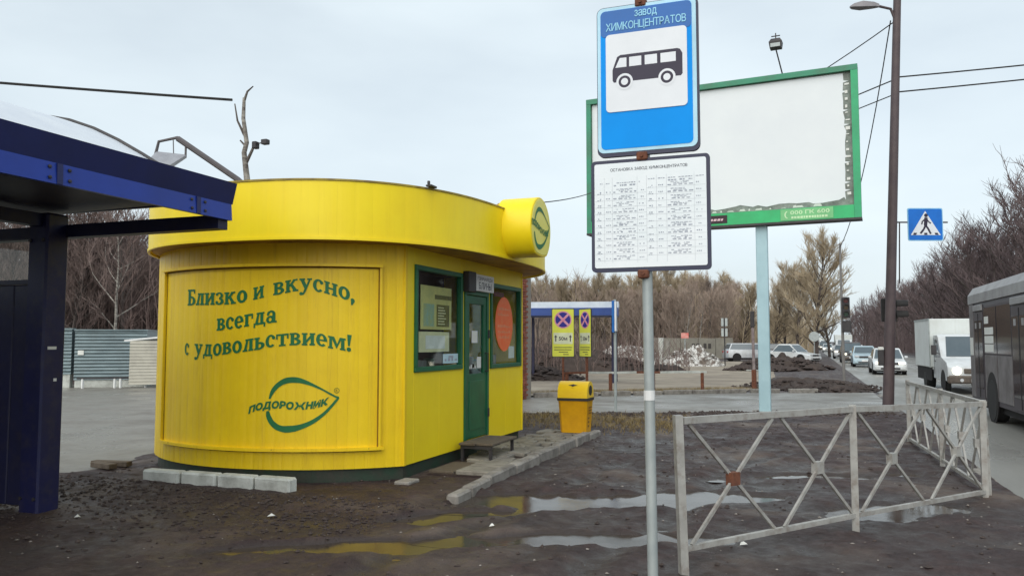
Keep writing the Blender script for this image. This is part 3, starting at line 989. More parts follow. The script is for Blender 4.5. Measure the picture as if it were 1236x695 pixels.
def band(off0, off1, z0, z1, n=120):
    mb = MB()
    rings = []
    for k in range(n):
        p, nrm = oval_s(cum[-1] * k / n)
        rings.append([(p[0] + nrm[0] * off0, p[1] + nrm[1] * off0, z0), (p[0] + nrm[0] * off1, p[1] + nrm[1] * off1, z0), (p[0] + nrm[0] * off1, p[1] + nrm[1] * off1, z1), (p[0] + nrm[0] * off0, p[1] + nrm[1] * off0, z1)])
    rings.append(rings[0])
    return mb.loft(rings, caps=False)
K.part('fascia_lower_trim', band(-0.02, 0.012, FZ0 - 0.035, FZ0 - 0.001), M_yellow2)
K.part('fascia_upper_trim', band(-0.06, 0.014, FZ1 + 0.001, FZ1 + 0.022), mat('trim_dirty', (0.42, 0.32, 0.04), (0.2, 0.14, 0.04), 6, 0.6))
ring = [oval_s(cum[-1] * k / 100)[0] for k in range(100)]
ring = [(FC[0] + (x - FC[0]) * 0.985, FC[1] + (y - FC[1]) * 0.985) for x, y in ring]
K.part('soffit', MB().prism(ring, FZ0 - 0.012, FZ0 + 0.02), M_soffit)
ring2 = [(FC[0] + (x - FC[0]) * 0.99, FC[1] + (y - FC[1]) * 0.99) for x, y in ring]
K.part('roof', MB().prism(ring2, 3.36, 3.42), mat('roof_felt', (0.08, 0.08, 0.08), None, 4, 0.9))
K.part('roof_fitting', MB().bbox(-4.32, -4.24, 8.70, 8.86, 3.575, 3.60, 0.006).bbox(-4.30, -4.27, 8.70, 8.73, 3.60, 3.645, 0.005), M_dark)
# round lightbox with the leaf
DX0, DX1, DY, DZ, DRD = -4.08, -3.55, 10.85, 3.30, 0.455
def drum_ring(x, r):
    out = []
    for k in range(40):
        t = 2 * math.pi * k / 40
        y, z = r * math.cos(t), r * math.sin(t)
        if z < -0.80 * r:
            z = -0.80 * r - 0.35 * (abs(z) - 0.80 * r)
        out.append((x, DY + y, DZ + z))
    return out
drum = K.part('round_lightbox', MB().loft([drum_ring(DX0, DRD), drum_ring(DX1 - 0.012, DRD), drum_ring(DX1, DRD - 0.012)]), M_yellow2, smooth=True)
K.part('lightbox_face', MB().loft([drum_ring(DX1 + 0.001, DRD - 0.03), drum_ring(DX1 + 0.006, DRD - 0.035)]), mat('lightbox_face_yellow', (0.82, 0.74, 0.14), (0.78, 0.70, 0.12), 2, 0.35), drum)
lmap = lambda s, z, lv: (DX1 + 0.009 + lv, DY + 0.02 + (s - 0.97) * 0.82, DZ + (z - 0.95) * 0.93)
K.part('leaf_logo', swoosh(lmap), M_letter, drum)
mb = MB()
pw, wdt = word_polys('ПОДОРОЖНИК', 0.058, 0.05)
for vs, fs, lv in pw:
    q = []
    for a, b in vs:
        s = 0.42 + a / wdt * 0.90
        q.append(lmap(s, interp([(0.42, 0.97), (0.62, 0.965), (0.9, 0.89), (1.15, 0.86), (1.32, 0.885)], s) + b * 0.115, 0.0012))
    mb.add(q, fs)
K.part('logo_word', mb, M_letter, drum)
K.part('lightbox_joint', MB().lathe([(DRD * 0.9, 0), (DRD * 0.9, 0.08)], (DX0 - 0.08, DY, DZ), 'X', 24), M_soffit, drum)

# ------------------------------------------------------------------ path, step, kerbs by the kiosk
rp = random.Random(21)
pb = MB()
pb.box(-4.64, -3.70, 9.3, 14.5, -0.15, 0.035)
path = struct('paved_path', pb, M_mud)
y = 9.32
row = 0
while y < 14.35:
    d = rp.uniform(0.27, 0.33) if y > 10.3 else 0.46
    xcuts = [-4.63, -4.30, -4.0, -3.71] if row % 2 else [-4.63, -4.45, -4.15, -3.86, -3.71]
    if y < 10.2:
        xcuts = [-4.2, -3.72]
    for a, b in zip(xcuts, xcuts[1:]):
        if rp.random() < 0.06:
            continue
        g = 0.012
        mbx = MB().bbox(-(b - a) / 2 + g, (b - a) / 2 - g, -d / 2 + g, d / 2 - g, -0.06, 0.0, 0.012)
        o = link('paving_stone', mbx.mesh('paving_stone', M_paving), path, ((a + b) / 2, y + d / 2, 0.09 + rp.uniform(-0.014, 0.012)))
        o.rotation_euler = (rp.uniform(-0.03, 0.03), rp.uniform(-0.03, 0.03), rp.uniform(-0.03, 0.03))
    y += d
    row += 1
y = 7.95
for k in range(8):
    L = [0.42, 0.6, 0.9, 0.9, 0.95, 0.95, 0.9, 0.75][k]
    mbx = MB().bbox(-0.07, 0.07, -L / 2 + 0.008, L / 2 - 0.008, -0.30, 0.0, 0.022)
    o = link('kerb_stone', mbx.mesh('kerb_stone', M_concrete), path, (-3.63 + rp.uniform(-0.015, 0.015), y + L / 2, [0.07, 0.09, 0.12, 0.13, 0.14, 0.145, 0.15, 0.11][k]))
    o.rotation_euler = (rp.uniform(-0.02, 0.02), rp.uniform(-0.05, 0.05), rp.uniform(-0.02, 0.02))
    y += L
S = Thing('door_step', 'low wooden step with legs below the green kiosk door', 'step', (-4.35, 10.9, 0.05))
S.part('tread', MB().bbox(-4.60, -4.36, 10.35, 11.35, 0.262, 0.295, 0.006), M_wood)
S.part('tread', MB().bbox(-4.345, -4.10, 10.37, 11.37, 0.265, 0.297, 0.006), M_wood)
for xx, yy in ((-4.57, 10.42), (-4.15, 10.42), (-4.57, 11.28), (-4.15, 11.28)):
    S.part('leg', MB().box(xx - 0.02, xx + 0.02, yy - 0.02, yy + 0.02, 0.03, 0.263), M_dark)
S.part('rail', MB().box(-4.59, -4.12, 10.39, 10.41, 0.215, 0.262), M_dark)
solo('loose_board', MB().bbox(-4.6, -4.25, 9.4, 10.2, 0.02, 0.062, 0.008), M_wood, 'flat grey board lying in the dirt beside the door step', 'board')
solo('stone_block', MB().bbox(-4.62, -4.42, 8.52, 8.8, 0.0, 0.06, 0.012), M_concrete, 'small grey block at the kiosk corner nearest the puddle', 'block')
bx = -7.50
for k, lab in enumerate(('leftmost of the four whitewashed kerb blocks before the kiosk', 'second from the left of the four whitewashed kerb blocks', 'third from the left of the four whitewashed kerb blocks', 'rightmost of the four whitewashed kerb blocks before the kiosk')):
    L = (0.56, 0.52, 0.50, 0.50)[k]
    mbx = MB().bbox(-L / 2 + 0.01, L / 2 - 0.01, -0.08, 0.08, 0.0, 0.21, 0.022)
    me = mbx.mesh('kerb_block', M_whitewash)
    o = link('kerb_block', me, None, (bx + L / 2, 7.66 + 0.012 * k, -0.03), rp.uniform(-0.03, 0.03))
    tag(o, lab, 'kerb block', 'whitewashed kerb blocks in front of the kiosk')
    bx += L
for k, (x0, y0, a, L, lab) in enumerate(((-8.85, 8.42, 0.15, 0.55, 'longer weathered plank lying left of the kiosk base'), (-8.75, 8.2, -0.2, 0.42, 'short dark timber offcut below the kiosk left edge'))):
    mbx = MB().bbox(-L / 2, L / 2, -0.06, 0.06, 0, 0.07, 0.008)
    o = link('plank', mbx.mesh('plank', M_wood), None, (x0, y0, 0.03 + 0.01 * k), a)
    tag(o, lab, 'plank', 'timber scraps beside the kiosk')

# litter bin
B = Thing('litter_bin', 'yellow plastic litter bin with rounded lid at the end of the paving', 'bin', (-3.95, 14.05, 0.09))
M_bin = mat('bin_yellow', (0.80, 0.42, 0.008), (0.74, 0.36, 0.008), 4, 0.45, dirt=0.18, dirt_col=(0.3, 0.15, 0.02))
M_binlid = mat('bin_lid_yellow', (0.86, 0.58, 0.012), (0.82, 0.52, 0.010), 4, 0.4)
def rect_ring(cx, cy, hx, hy, z, c=0.04):
    return [(cx - hx + c, cy - hy, z), (cx + hx - c, cy - hy, z), (cx + hx, cy - hy + c, z), (cx + hx, cy + hy - c, z), (cx + hx - c, cy + hy, z), (cx - hx + c, cy + hy, z), (cx - hx, cy + hy - c, z), (cx - hx, cy - hy + c, z)]
cx, cy = -3.95, 14.05
B.part('body', MB().loft([rect_ring(cx, cy, 0.23, 0.20, 0.09), rect_ring(cx, cy, 0.235, 0.205, 0.14), rect_ring(cx, cy, 0.265, 0.225, 0.63), rect_ring(cx, cy, 0.275, 0.235, 0.65)]), M_bin, smooth=True)
B.part('rim', MB().loft([rect_ring(cx, cy, 0.285, 0.245, 0.652), rect_ring(cx, cy, 0.29, 0.25, 0.70)]), M_dark)
rings = []
for k in range(13):
    t = math.pi * k / 12
    yy, zz = -0.23 * math.cos(t), 0.70 + 0.29 * math.sin(t) ** 0.75
    rings.append([(cx - 0.272, cy + yy, zz), (cx + 0.272, cy + yy, zz)])
lid = MB()
left = [r[0] for r in rings]
right = [r[1] for r in rings]
lid.loft([left, right])
lidp = B.part('lid', lid, M_binlid, smooth=True)
B.part('side_opening', MB().loft([[(cx + 0.2735, cy + 0.11 * math.cos(t), 0.83 + 0.09 * math.sin(t)) for t in [2 * math.pi * k / 14 for k in range(14)]], [(cx + 0.277, cy + 0.11 * math.cos(t), 0.83 + 0.09 * math.sin(t)) for t in [2 * math.pi * k / 14 for k in range(14)]]]), M_black, lidp)
mb = MB()
for k, (a, b) in enumerate(((0.0, 0.07), (0.0, -0.07))):
    pass
def lidmap(a, b):      # a across, b up the front of the lid
    t = 0.30 + b
    return (cx + a, cy - 0.23 * math.cos(t) - 0.006, 0.70 + 0.29 * math.sin(t) ** 0.75 + 0.003)
mb.add([lidmap(-0.09, 0.47), lidmap(-0.03, 0.42), lidmap(0, 0.34), lidmap(0.03, 0.42), lidmap(0.09, 0.47), lidmap(0.03, 0.54), lidmap(0, 0.60), lidmap(-0.03, 0.54)], [tuple(range(8))])
B.part('lid_emblem', mb, M_dark, lidp)
mb = MB()
mb.add([lidmap(-0.06, 0.28), lidmap(0, 0.24), lidmap(0.06, 0.28), lidmap(0, 0.255)], [(0, 1, 3), (1, 2, 3)])
B.part('lid_mark', mb, M_dark, lidp)
mb = MB()
for k in range(3):
    mb.box(cx + 0.268, cx + 0.272, cy - 0.1, cy + 0.1, 0.52 - 0.05 * k, 0.54 - 0.05 * k)
    mb.box(cx + 0.254 - 0.003 * k, cx + 0.258 - 0.003 * k, cy - 0.1, cy - 0.02, 0.33 - 0.07 * k, 0.36 - 0.07 * k)
B.part('side_vents', mb, mat('bin_brown', (0.28, 0.13, 0.02), None, 4, 0.6))

# ------------------------------------------------------------------ bus-stop sign and timetable
SX, SY = -1.07, 5.80
T = Thing('bus_stop_sign', 'tall grey post with blue bus stop sign and white timetable board', 'sign', (SX, SY, 0))
T.part('post', MB().tube([(SX, SY, -0.1), (SX - 0.035, SY, 4.35)], 0.038, 12), M_steel, smooth=True)
def rrect(x0, x1, z0, z1, r, n=5):
    out = []
    for cxx, czz, a0 in ((x1 - r, z1 - r, 0), (x0 + r, z1 - r, 90), (x0 + r, z0 + r, 180), (x1 - r, z0 + r, 270)):
        for k in range(n + 1):
            a = R(a0 + 90 * k / n)
            out.append((cxx + r * math.cos(a), czz + r * math.sin(a)))
    return out
def plate(poly, y0, y1):
    return MB().loft([[(x, y0, z) for x, z in poly], [(x, y1, z) for x, z in poly]])
YF = SY - 0.06
bs = T.part('sign_tray', plate(rrect(-1.435, -0.69, 3.055, 4.185, 0.05), YF, YF + 0.035), M_signrim)
T.part('sign_border', plate(rrect(-1.43, -0.705, 3.085, 4.18, 0.045), YF - 0.003, YF + 0.001), mat('sign_border', (0.45, 0.72, 0.85), None, 3, 0.4), bs)
T.part('sign_face', plate(rrect(-1.405, -0.735, 3.11, 4.155, 0.035), YF - 0.006, YF - 0.002), M_signblue, bs)
T.part('sign_header', plate(rrect(-1.403, -0.737, 3.955, 4.153, 0.033), YF - 0.009, YF - 0.005), M_signblue2, bs)
T.part('white_field', plate(rrect(-1.365, -0.77, 3.385, 3.97, 0.03), YF - 0.012, YF - 0.008), M_signwhite, bs)
mb = MB()
def smap(x0, z0, yy=YF - 0.0135):
    return lambda a, b: (x0 + a, yy, z0 + b)
text_plane(mb, 'завод', smap(-1.065, 4.085), 0.165, 0.062, 0.006, centre=True)
text_plane(mb, 'ХИМКОНЦЕНТРАТОВ', smap(-1.068, 3.998), 0.59, 0.058, 0.006, centre=True)
T.part('sign_lettering', mb, mat('sign_cyan', (0.30, 0.66, 0.85), None, 3, 0.4), bs)
# bus pictogram
bx0, bz0 = -1.315, 3.60
def bpoly(pts, y):
    return MB().add([(bx0 + a, y, bz0 + b) for a, b in pts], [tuple(range(len(pts)))])
body = [(0.0, 0.02), (0.01, 0.005), (0.50, 0.005), (0.512, 0.02), (0.512, 0.17), (0.495, 0.20), (0.475, 0.208), (0.06, 0.208), (0.035, 0.195), (0.0, 0.10)]
T.part('bus_pictogram', bpoly(body, YF - 0.0125), M_signink, bs)
mb = MB()
for a, b in ((0.125, 0.215), (0.24, 0.33), (0.355, 0.465)):
    mb.add([(bx0 + u, YF - 0.0132, bz0 + v) for u, v in ((a, 0.115), (b, 0.115), (b, 0.185), (a, 0.185))], [(0, 1, 2, 3)])
mb.add([(bx0 + u, YF - 0.0132, bz0 + v) for u, v in ((0.022, 0.115), (0.105, 0.115), (0.105, 0.185), (0.055, 0.185))], [(0, 1, 2, 3)])
T.part('pictogram_windows', mb, M_signwhite, bs)
def disc(cxx, czz, r, yy, n=24):
    return [(cxx + r * math.cos(2 * math.pi * k / n), yy, czz + r * math.sin(2 * math.pi * k / n)) for k in range(n)]
for wx in (0.09, 0.40):
    for r, m, d in ((0.062, M_signwhite, 0.0138), (0.045, M_signink, 0.0144), (0.026, M_signwhite, 0.0150)):
        T.part('pictogram_wheel', MB().add(disc(bx0 + wx, bz0 - 0.005 + 0.01, r, YF - d), [tuple(range(24))]), m, bs)
tb = T.part('timetable_board', plate(rrect(-1.485, -0.625, 2.205, 3.03, 0.03), YF, YF + 0.03), M_signrim)
T.part('timetable_sheet', plate(rrect(-1.460, -0.650, 2.235, 3.005, 0.015), YF - 0.003, YF + 0.001), mat('timetable_white', (0.78, 0.82, 0.84), (0.72, 0.78, 0.80), 3, 0.35), tb)
mb = MB()
text_plane(mb, 'ОСТАНОВКА ЗАВОД ХИМКОНЦЕНТРАТОВ', smap(-1.06, 2.945, YF - 0.0045), 0.56, 0.021, 0.004, centre=True)
T.part('timetable_heading', mb, mat('print_dark', (0.06, 0.07, 0.10), None, 9, 0.7), tb)
lines, marks = MB(), MB()
TW, TH = 0.79, 0.74
tx = lambda f: -1.455 + f * 0.80
cols = [0.0, 0.085, 0.16, 0.39, 0.475, 0.565, 0.655, 0.90, 1.0]
def bar2(mb, x0, x1, z0, z1, yy=YF - 0.0042):
    mb.add([(x0, yy, z0), (x1, yy, z0), (x1, yy, z1), (x0, yy, z1)], [(0, 1, 2, 3)])
for c in cols[1:-1]:
    bar2(lines, tx(c), tx(c) + 0.0016, 2.27, 2.90)
rt = random.Random(2)
def dashes(x0, x1, z, h, wmin=0.006, wmax=0.02, gap=0.005, fill=0.85):
    x = x0
    while x < x1 - wmin:
        w_ = min(rt.uniform(wmin, wmax), x1 - x)
        if rt.random() < fill:
            bar2(marks, x, x + w_, z, z + h * rt.uniform(0.7, 1.1), YF - 0.0046)
        x += w_ + gap
for half, c0 in ((0, 0), (1, 4)):
    dz = 0.0 if half == 0 else 0.03
    for c, lab in ((c0, 1), (c0 + 1, 1), (c0 + 2, 2), (c0 + 3, 1)):
        dashes(tx(cols[c]) + 0.012, tx(cols[c + 1]) - 0.012, 2.855 + dz * 0.5, 0.006)
        if c == c0 + 2:
            dashes(tx(cols[c]) + 0.012, tx(cols[c + 1]) - 0.012, 2.835 + dz * 0.5, 0.010)
    for r_ in range(11):
        z = 2.79 + dz - 0.049 * r_
        bar2(lines, tx(cols[c0]), tx(cols[c0 + 4]), z - 0.012, z - 0.0108)
        dashes(tx(cols[c0]) + 0.02, tx(cols[c0]) + 0.045, z, 0.008)
        dashes(tx(cols[c0]) + 0.015, tx(cols[c0]) + 0.05, z - 0.009, 0.004)
        dashes(tx(cols[c0 + 1]) + 0.014, tx(cols[c0 + 1]) + 0.05, z, 0.008, 0.006, 0.01)
        dashes(tx(cols[c0 + 2]) + 0.03, tx(cols[c0 + 3]) - 0.02, z + 0.019, 0.005, 0.01, 0.03)
        dashes(tx(cols[c0 + 2]) + 0.05, tx(cols[c0 + 3]) - 0.05, z + 0.009, 0.005, 0.01, 0.03)
        dashes(tx(cols[c0 + 2]) + 0.008, tx(cols[c0 + 3]) - 0.006, z - 0.003, 0.008, 0.012, 0.03, 0.014, 0.9)
        dashes(tx(cols[c0 + 3]) + 0.014, tx(cols[c0 + 3]) + 0.055, z + 0.004, 0.008, 0.006, 0.01)
T.part('timetable_ruling', lines, M_ink2, tb)
T.part('timetable_print', marks, M_ink, tb)['kind'] = 'stuff'
for zz in (4.19, 3.045, 2.185):
    T.part('clamp', MB().bbox(SX - 0.075, SX + 0.005, SY - 0.075, SY + 0.05, zz - 0.03, zz + 0.03, 0.008).lathe([(0.012, -0.09), (0.012, -0.075)], (SX - 0.035, SY, zz), 'Y', 6), M_rust)
T.part('tape_wrap', MB().tube([(SX - 0.011, SY, 1.28), (SX - 0.012, SY, 1.35)], 0.041, 12), M_white)

# ------------------------------------------------------------------ railings
def railing(name, label, P, h_list, nx_per):
    t = Thing(name, label, 'railing', (P[0][0], P[0][1], 0), 'grey pedestrian railings')
    for k, (p, hh) in enumerate(zip(P, h_list)):
        lean = 0.03 if k == 0 else 0.0
        t.part('post', MB().bar((p[0], p[1], -0.12), (p[0] - lean, p[1] - lean * 0.6, hh), 0.06, 0.06), M_fence)
    for k in range(len(P) - 1):
        a, b = P[k], P[k + 1]
        ha, hb = h_list[k] - 0.04, h_list[k + 1] - 0.04
        t.part('top_rail', MB().bar((a[0], a[1], ha), (b[0], b[1], hb), 0.05, 0.05), M_fence)
        t.part('bottom_rail', MB().bar((a[0], a[1], ha - 0.94), (b[0], b[1], hb - 0.94), 0.04, 0.04), M_fence)
        n = nx_per
        for j in range(n):
            def pt(f, up):
                return (a[0] + (b[0] - a[0]) * f, a[1] + (b[1] - a[1]) * f, (ha + (hb - ha) * f) - (0.03 if up else 0.92))
            f0, f1 = (j + 0.06) / n, (j + 0.96) / n
            off = Vector((0.0, 0.014, 0))
            pa, pb_, pc, pd = (Vector(pt(f0, True)), Vector(pt(f1, False)), Vector(pt(f0 + 0.01, False)), Vector(pt(f1, True)))
            t.part('brace', MB().bar(pa + off, pb_ + off, 0.022, 0.026), M_fence)
            t.part('brace', MB().bar(pc - off, pd - off, 0.022, 0.026), M_fence)
            mid = (pa + pb_) / 2
            dirv = Vector((b[0] - a[0], b[1] - a[1], 0)).normalized()
            t.part('joint_plate', MB().bar(mid - dirv * 0.05, mid + dirv * 0.05, 0.06, 0.10), M_rust if (j == 0 and k == 0 and P[0][0] < 0) else M_fence)
    return t
railing('railing', 'grey railing with crossed braces in front of the puddle', [(-0.90, 6.13), (0.36, 7.93), (1.76, 10.06)], [1.15, 1.13, 1.06], 2)
railing('railing', 'grey crossed railing running along the road beside the bus', [(1.80, 10.14), (1.70, 12.6), (1.56, 15.16)], [1.06, 1.05, 1.05], 3)

# ------------------------------------------------------------------ billboard
BL, BR_ = (-5.38, 20.42), (1.21, 19.84)
BO = (-1.0, 20.02, 0)
bd = Thing('billboard', 'large blank white billboard in a green frame on a pale blue pole', 'billboard', BO)
M_bgreen = mat('billboard_green', (0.03, 0.46, 0.16), (0.025, 0.38, 0.13), 2, 0.4, dirt=0.12, dirt_col=(0.1, 0.2, 0.1))
M_bgreen2 = mat('billboard_frame_green', (0.04, 0.26, 0.15), (0.05, 0.22, 0.13), 2, 0.5, dirt=0.3, dirt_col=(0.08, 0.12, 0.08))
ux, uy = (BR_[0] - BL[0]), (BR_[1] - BL[1])
BLen = math.hypot(ux, uy)
ux, uy = ux / BLen, uy / BLen
nxv, nyv = uy, -ux           # towards the camera
def bmap(a, z, d=0.0):       # a along, d towards the viewer
    return (BL[0] + ux * a + nxv * d, BL[1] + uy * a + nyv * d, z)
def bbx(a0, a1, z0, z1, d0, d1):
    return MB().loft([[bmap(a0, z0, d), bmap(a1, z0, d), bmap(a1, z1, d), bmap(a0, z1, d)] for d in (d0, d1)])
BZ0, BZ1 = 4.47, 8.08
bd.part('pole', MB().bbox(BO[0] - 0.135, BO[0] + 0.135, BO[1] + 0.06, BO[1] + 0.33, -0.2, BZ0 + 0.5, 0.015), mat('pole_pale_blue', (0.38, 0.55, 0.60), (0.33, 0.49, 0.54), 3, 0.45, streak=0.25, streak_col=(0.25, 0.3, 0.3)))
bd.part('base_plate', MB().box(BO[0] - 0.3, BO[0] + 0.3, BO[1] - 0.2, BO[1] + 0.43, -0.1, 0.05), M_concrete)
bd.part('backing', bbx(0.1, BLen - 0.1, BZ0 + 0.35, BZ1 - 0.1, -0.02, 0.0), mat('backing_grey', (0.30, 0.33, 0.30), (0.16, 0.19, 0.17), 6, 0.8, dirt=0.5))
rb = random.Random(9)
edge = [(0.14, BZ0 + 0.50), (0.14, BZ1 - 0.14)]
edge += [(BLen - 0.32, BZ1 - 0.16)]
z = BZ1 - 0.16
while z > BZ0 + 0.62:
    z -= rb.uniform(0.10, 0.26)
    w_ = rb.uniform(0.0, 0.06)
    edge.append((BLen - 0.33 + w_, z))
    if rb.random() < 0.55:
        edge.append((BLen - 0.22 + w_, z - 0.02))
        edge.append((BLen - 0.34 + w_, z - 0.05))
a = BLen - 0.36
edge.append((a, BZ0 + 0.55))
while a > 0.4:
    a -= rb.uniform(0.08, 0.3)
    edge.append((a, BZ0 + 0.47 + rb.uniform(-0.03, 0.06)))
bd.part('poster_sheet', MB().loft([[bmap(a, z, d) for a, z in edge] for d in (0.002, 0.008)]), mat('poster_white', (0.75, 0.79, 0.80), (0.71, 0.75, 0.77), 0.8, 0.6))
mb = MB()
for k in range(16):
    z = BZ1 - 0.4 - 0.17 * k
    w_ = rb.uniform(0.04, 0.1)
    zz = z - rb.uniform(0.02, 0.08)
    if zz > BZ0 + 0.5:
        mb.add([bmap(BLen - 0.29, z, 0.010), bmap(BLen - 0.29 + w_, z, 0.018), bmap(BLen - 0.29 + w_, zz, 0.02), bmap(BLen - 0.29, zz, 0.010)], [(0, 1, 2, 3)])
for k in range(26):
    a = 0.5 + 5.4 * k / 26 + rb.uniform(-0.1, 0.1)
    w_, h_ = rb.uniform(0.04, 0.2), rb.uniform(0.02, 0.07)
    mb.add([bmap(a, BZ0 + 0.375, 0.01), bmap(a + w_, BZ0 + 0.375, 0.01), bmap(a + w_ * 0.8, BZ0 + 0.375 + h_, 0.02), bmap(a + w_ * 0.2, BZ0 + 0.37 + h_, 0.02)], [(0, 1, 2, 3)])
bd.part('torn_scraps', mb, M_paper)['kind'] = 'stuff'
bd.part('top_bar', bbx(0.0, BLen, BZ1 - 0.13, BZ1, -0.25, 0.10), M_bgreen2)
bd.part('side_bar', bbx(0.0, 0.12, BZ0 + 0.02, BZ1 - 0.132, -0.25, 0.095), M_bgreen2)
bd.part('side_bar', bbx(BLen - 0.15, BLen, BZ0 + 0.02, BZ1 - 0.132, -0.25, 0.095), mat('billboard_side_green', (0.035, 0.40, 0.17), (0.03, 0.34, 0.15), 2, 0.45, dirt=0.15, dirt_col=(0.08, 0.16, 0.1)))
skirt = bd.part('lower_board', bbx(0.122, BLen - 0.152, BZ0 + 0.05, BZ0 + 0.345, 0.0, 0.11), M_bgreen)
bd.part('lower_edge', bbx(0.0, BLen + 0.01, BZ0, BZ0 + 0.048, -0.25, 0.115), M_dark)
lab = bd.part('dark_name_label', bbx(2.55, 3.62, BZ0 + 0.10, BZ0 + 0.29, 0.112, 0.125), mat('label_maroon', (0.03, 0.012, 0.02), None, 3, 0.5), skirt)
mb = MB()
rs = random.Random(4)
a = 2.62
while a < 3.5:
    w_ = rs.uniform(0.04, 0.075)
    h_ = rs.choice((0.05, 0.05, 0.085))
    mb.add([bmap(a, BZ0 + 0.16, 0.127), bmap(a + w_, BZ0 + 0.16, 0.127), bmap(a + w_ + 0.02, BZ0 + 0.16 + h_, 0.127), bmap(a + 0.02, BZ0 + 0.16 + h_, 0.127)], [(0, 1, 2, 3)])
    a += w_ + 0.02
bd.part('label_script', mb, mat('label_pink', (0.72, 0.52, 0.56), None, 3, 0.5), lab)
lab = bd.part('phone_label', bbx(4.86, 6.02, BZ0 + 0.07, BZ0 + 0.33, 0.112, 0.120), mat('label_green', (0.20, 0.56, 0.24), None, 3, 0.5), skirt)
mb = MB()
text_plane(mb, '000 ГК 600', lambda a, b: bmap(5.42 + a - 0.34, BZ0 + 0.205 + b, 0.122), 0.86, 0.088, 0.012)
a = 5.1
while a < 5.85:
    w_ = rs.uniform(0.03, 0.06)
    mb.add([bmap(a, BZ0 + 0.105, 0.122), bmap(a + w_, BZ0 + 0.105, 0.122), bmap(a + w_, BZ0 + 0.155, 0.122), bmap(a, BZ0 + 0.155, 0.122)], [(0, 1, 2, 3)])
    a += w_ + 0.015
for t0, t1 in ((100, 130), (130, 160), (160, 190), (190, 220), (220, 250), (250, 265)):
    p = [(math.cos(R(t)), math.sin(R(t))) for t in (t0, t1)]
    mb.add([bmap(5.02 + 0.075 * c, BZ0 + 0.2 + 0.09 * s, 0.1225) for c, s in p] + [bmap(5.02 + 0.045 * c, BZ0 + 0.2 + 0.07 * s, 0.1225) for c, s in p[::-1]], [(0, 1, 2, 3)])
bd.part('phone_lettering', mb, mat('label_pale_green', (0.62, 0.86, 0.52), None, 3, 0.5), lab)['kind'] = 'stuff'
bd.part('lamp_arm', MB().tube([bmap(4.97, BZ1 - 0.02, 0.05), bmap(4.86, BZ1 + 0.55, 0.35)], 0.018, 6), M_dark)
lampb = bd.part('flood_lamp', MB().loft([[bmap(4.86 + s_ * 0.13, BZ1 + 0.55, 0.30 + d * 0.1) for s_, d in ((-1, -1), (1, -1), (1, 1), (-1, 1))], [bmap(4.86 + s_ * 0.15, BZ1 + 0.70, 0.30 + d * 0.12) for s_, d in ((-1, -1), (1, -1), (1, 1), (-1, 1))], [bmap(4.86 + s_ * 0.10, BZ1 + 0.78, 0.30 + d * 0.08) for s_, d in ((-1, -1), (1, -1), (1, 1), (-1, 1))]]), M_dark)
bd.part('lamp_glass', MB().loft([[bmap(4.86 + s_ * 0.11, BZ1 + 0.565 + q * 0.09, 0.425 + e * 0.004) for s_, q in ((-1, 0), (1, 0), (1, 1), (-1, 1))] for e in (0, 1)]), M_steel, lampb)
bd.part('lamp_bracket', MB().tube([bmap(4.76, BZ1 + 0.86, 0.3), bmap(4.96, BZ1 + 0.86, 0.3)], 0.014, 5).tube([bmap(4.86, BZ1 + 0.78, 0.3), bmap(4.86, BZ1 + 0.93, 0.3)], 0.014, 5), M_dark, lampb)

# ------------------------------------------------------------------ street pole with lamp, pedestrian signal, crossing sign
P0, P1 = Vector((1.88, 22.88, -0.15)), Vector((2.43, 23.06, 10.9))
def ponp(z):
    t = (z - P0.z) / (P1.z - P0.z)
    return P0 + (P1 - P0) * t
M_pole = mat('street_pole', (0.10, 0.075, 0.075), (0.075, 0.055, 0.06), 3, 0.6, 0.2, 40, streak=0.3, streak_col=(0.05, 0.035, 0.03))
sp = Thing('street_pole', 'tall dark lamp pole leaning beside the road behind the railing', 'lamp post', tuple(P0))
sp.part('pole', MB().tube([P0, ponp(3), ponp(7), P1], [0.14, 0.125, 0.11, 0.095], 12), M_pole, smooth=True)
sp.part('lamp_arm', MB().tube([ponp(10.1), ponp(10.38) + Vector((-0.15, -0.05, 0.12)), ponp(10.42) + Vector((-0.5, -0.2, 0.16))], 0.035, 8), M_pole)
c0 = ponp(10.42) + Vector((-0.45, -0.18, 0.15))
hd = []
for t, w_, zt, zb in ((0, 0.05, 0.05, -0.04), (0.15, 0.10, 0.09, -0.06), (0.45, 0.14, 0.11, -0.10), (0.68, 0.10, 0.05, -0.08), (0.76, 0.04, 0.0, -0.05)):
    d = Vector((-0.94, -0.34, 0.0))
    q = Vector((0.34, -0.94, 0))
    p = c0 + d * t
    hd.append([p + q * w_ + Vector((0, 0, zb * 0.6)), p + q * w_ * 0.7 + Vector((0, 0, zt)), p - q * w_ * 0.7 + Vector((0, 0, zt)), p - q * w_ + Vector((0, 0, zb * 0.6)), p + Vector((0, 0, zb))])
lh = sp.part('lamp_head', MB().loft(hd), mat('lamp_head_grey', (0.26, 0.25, 0.26), None, 5, 0.5), smooth=True)
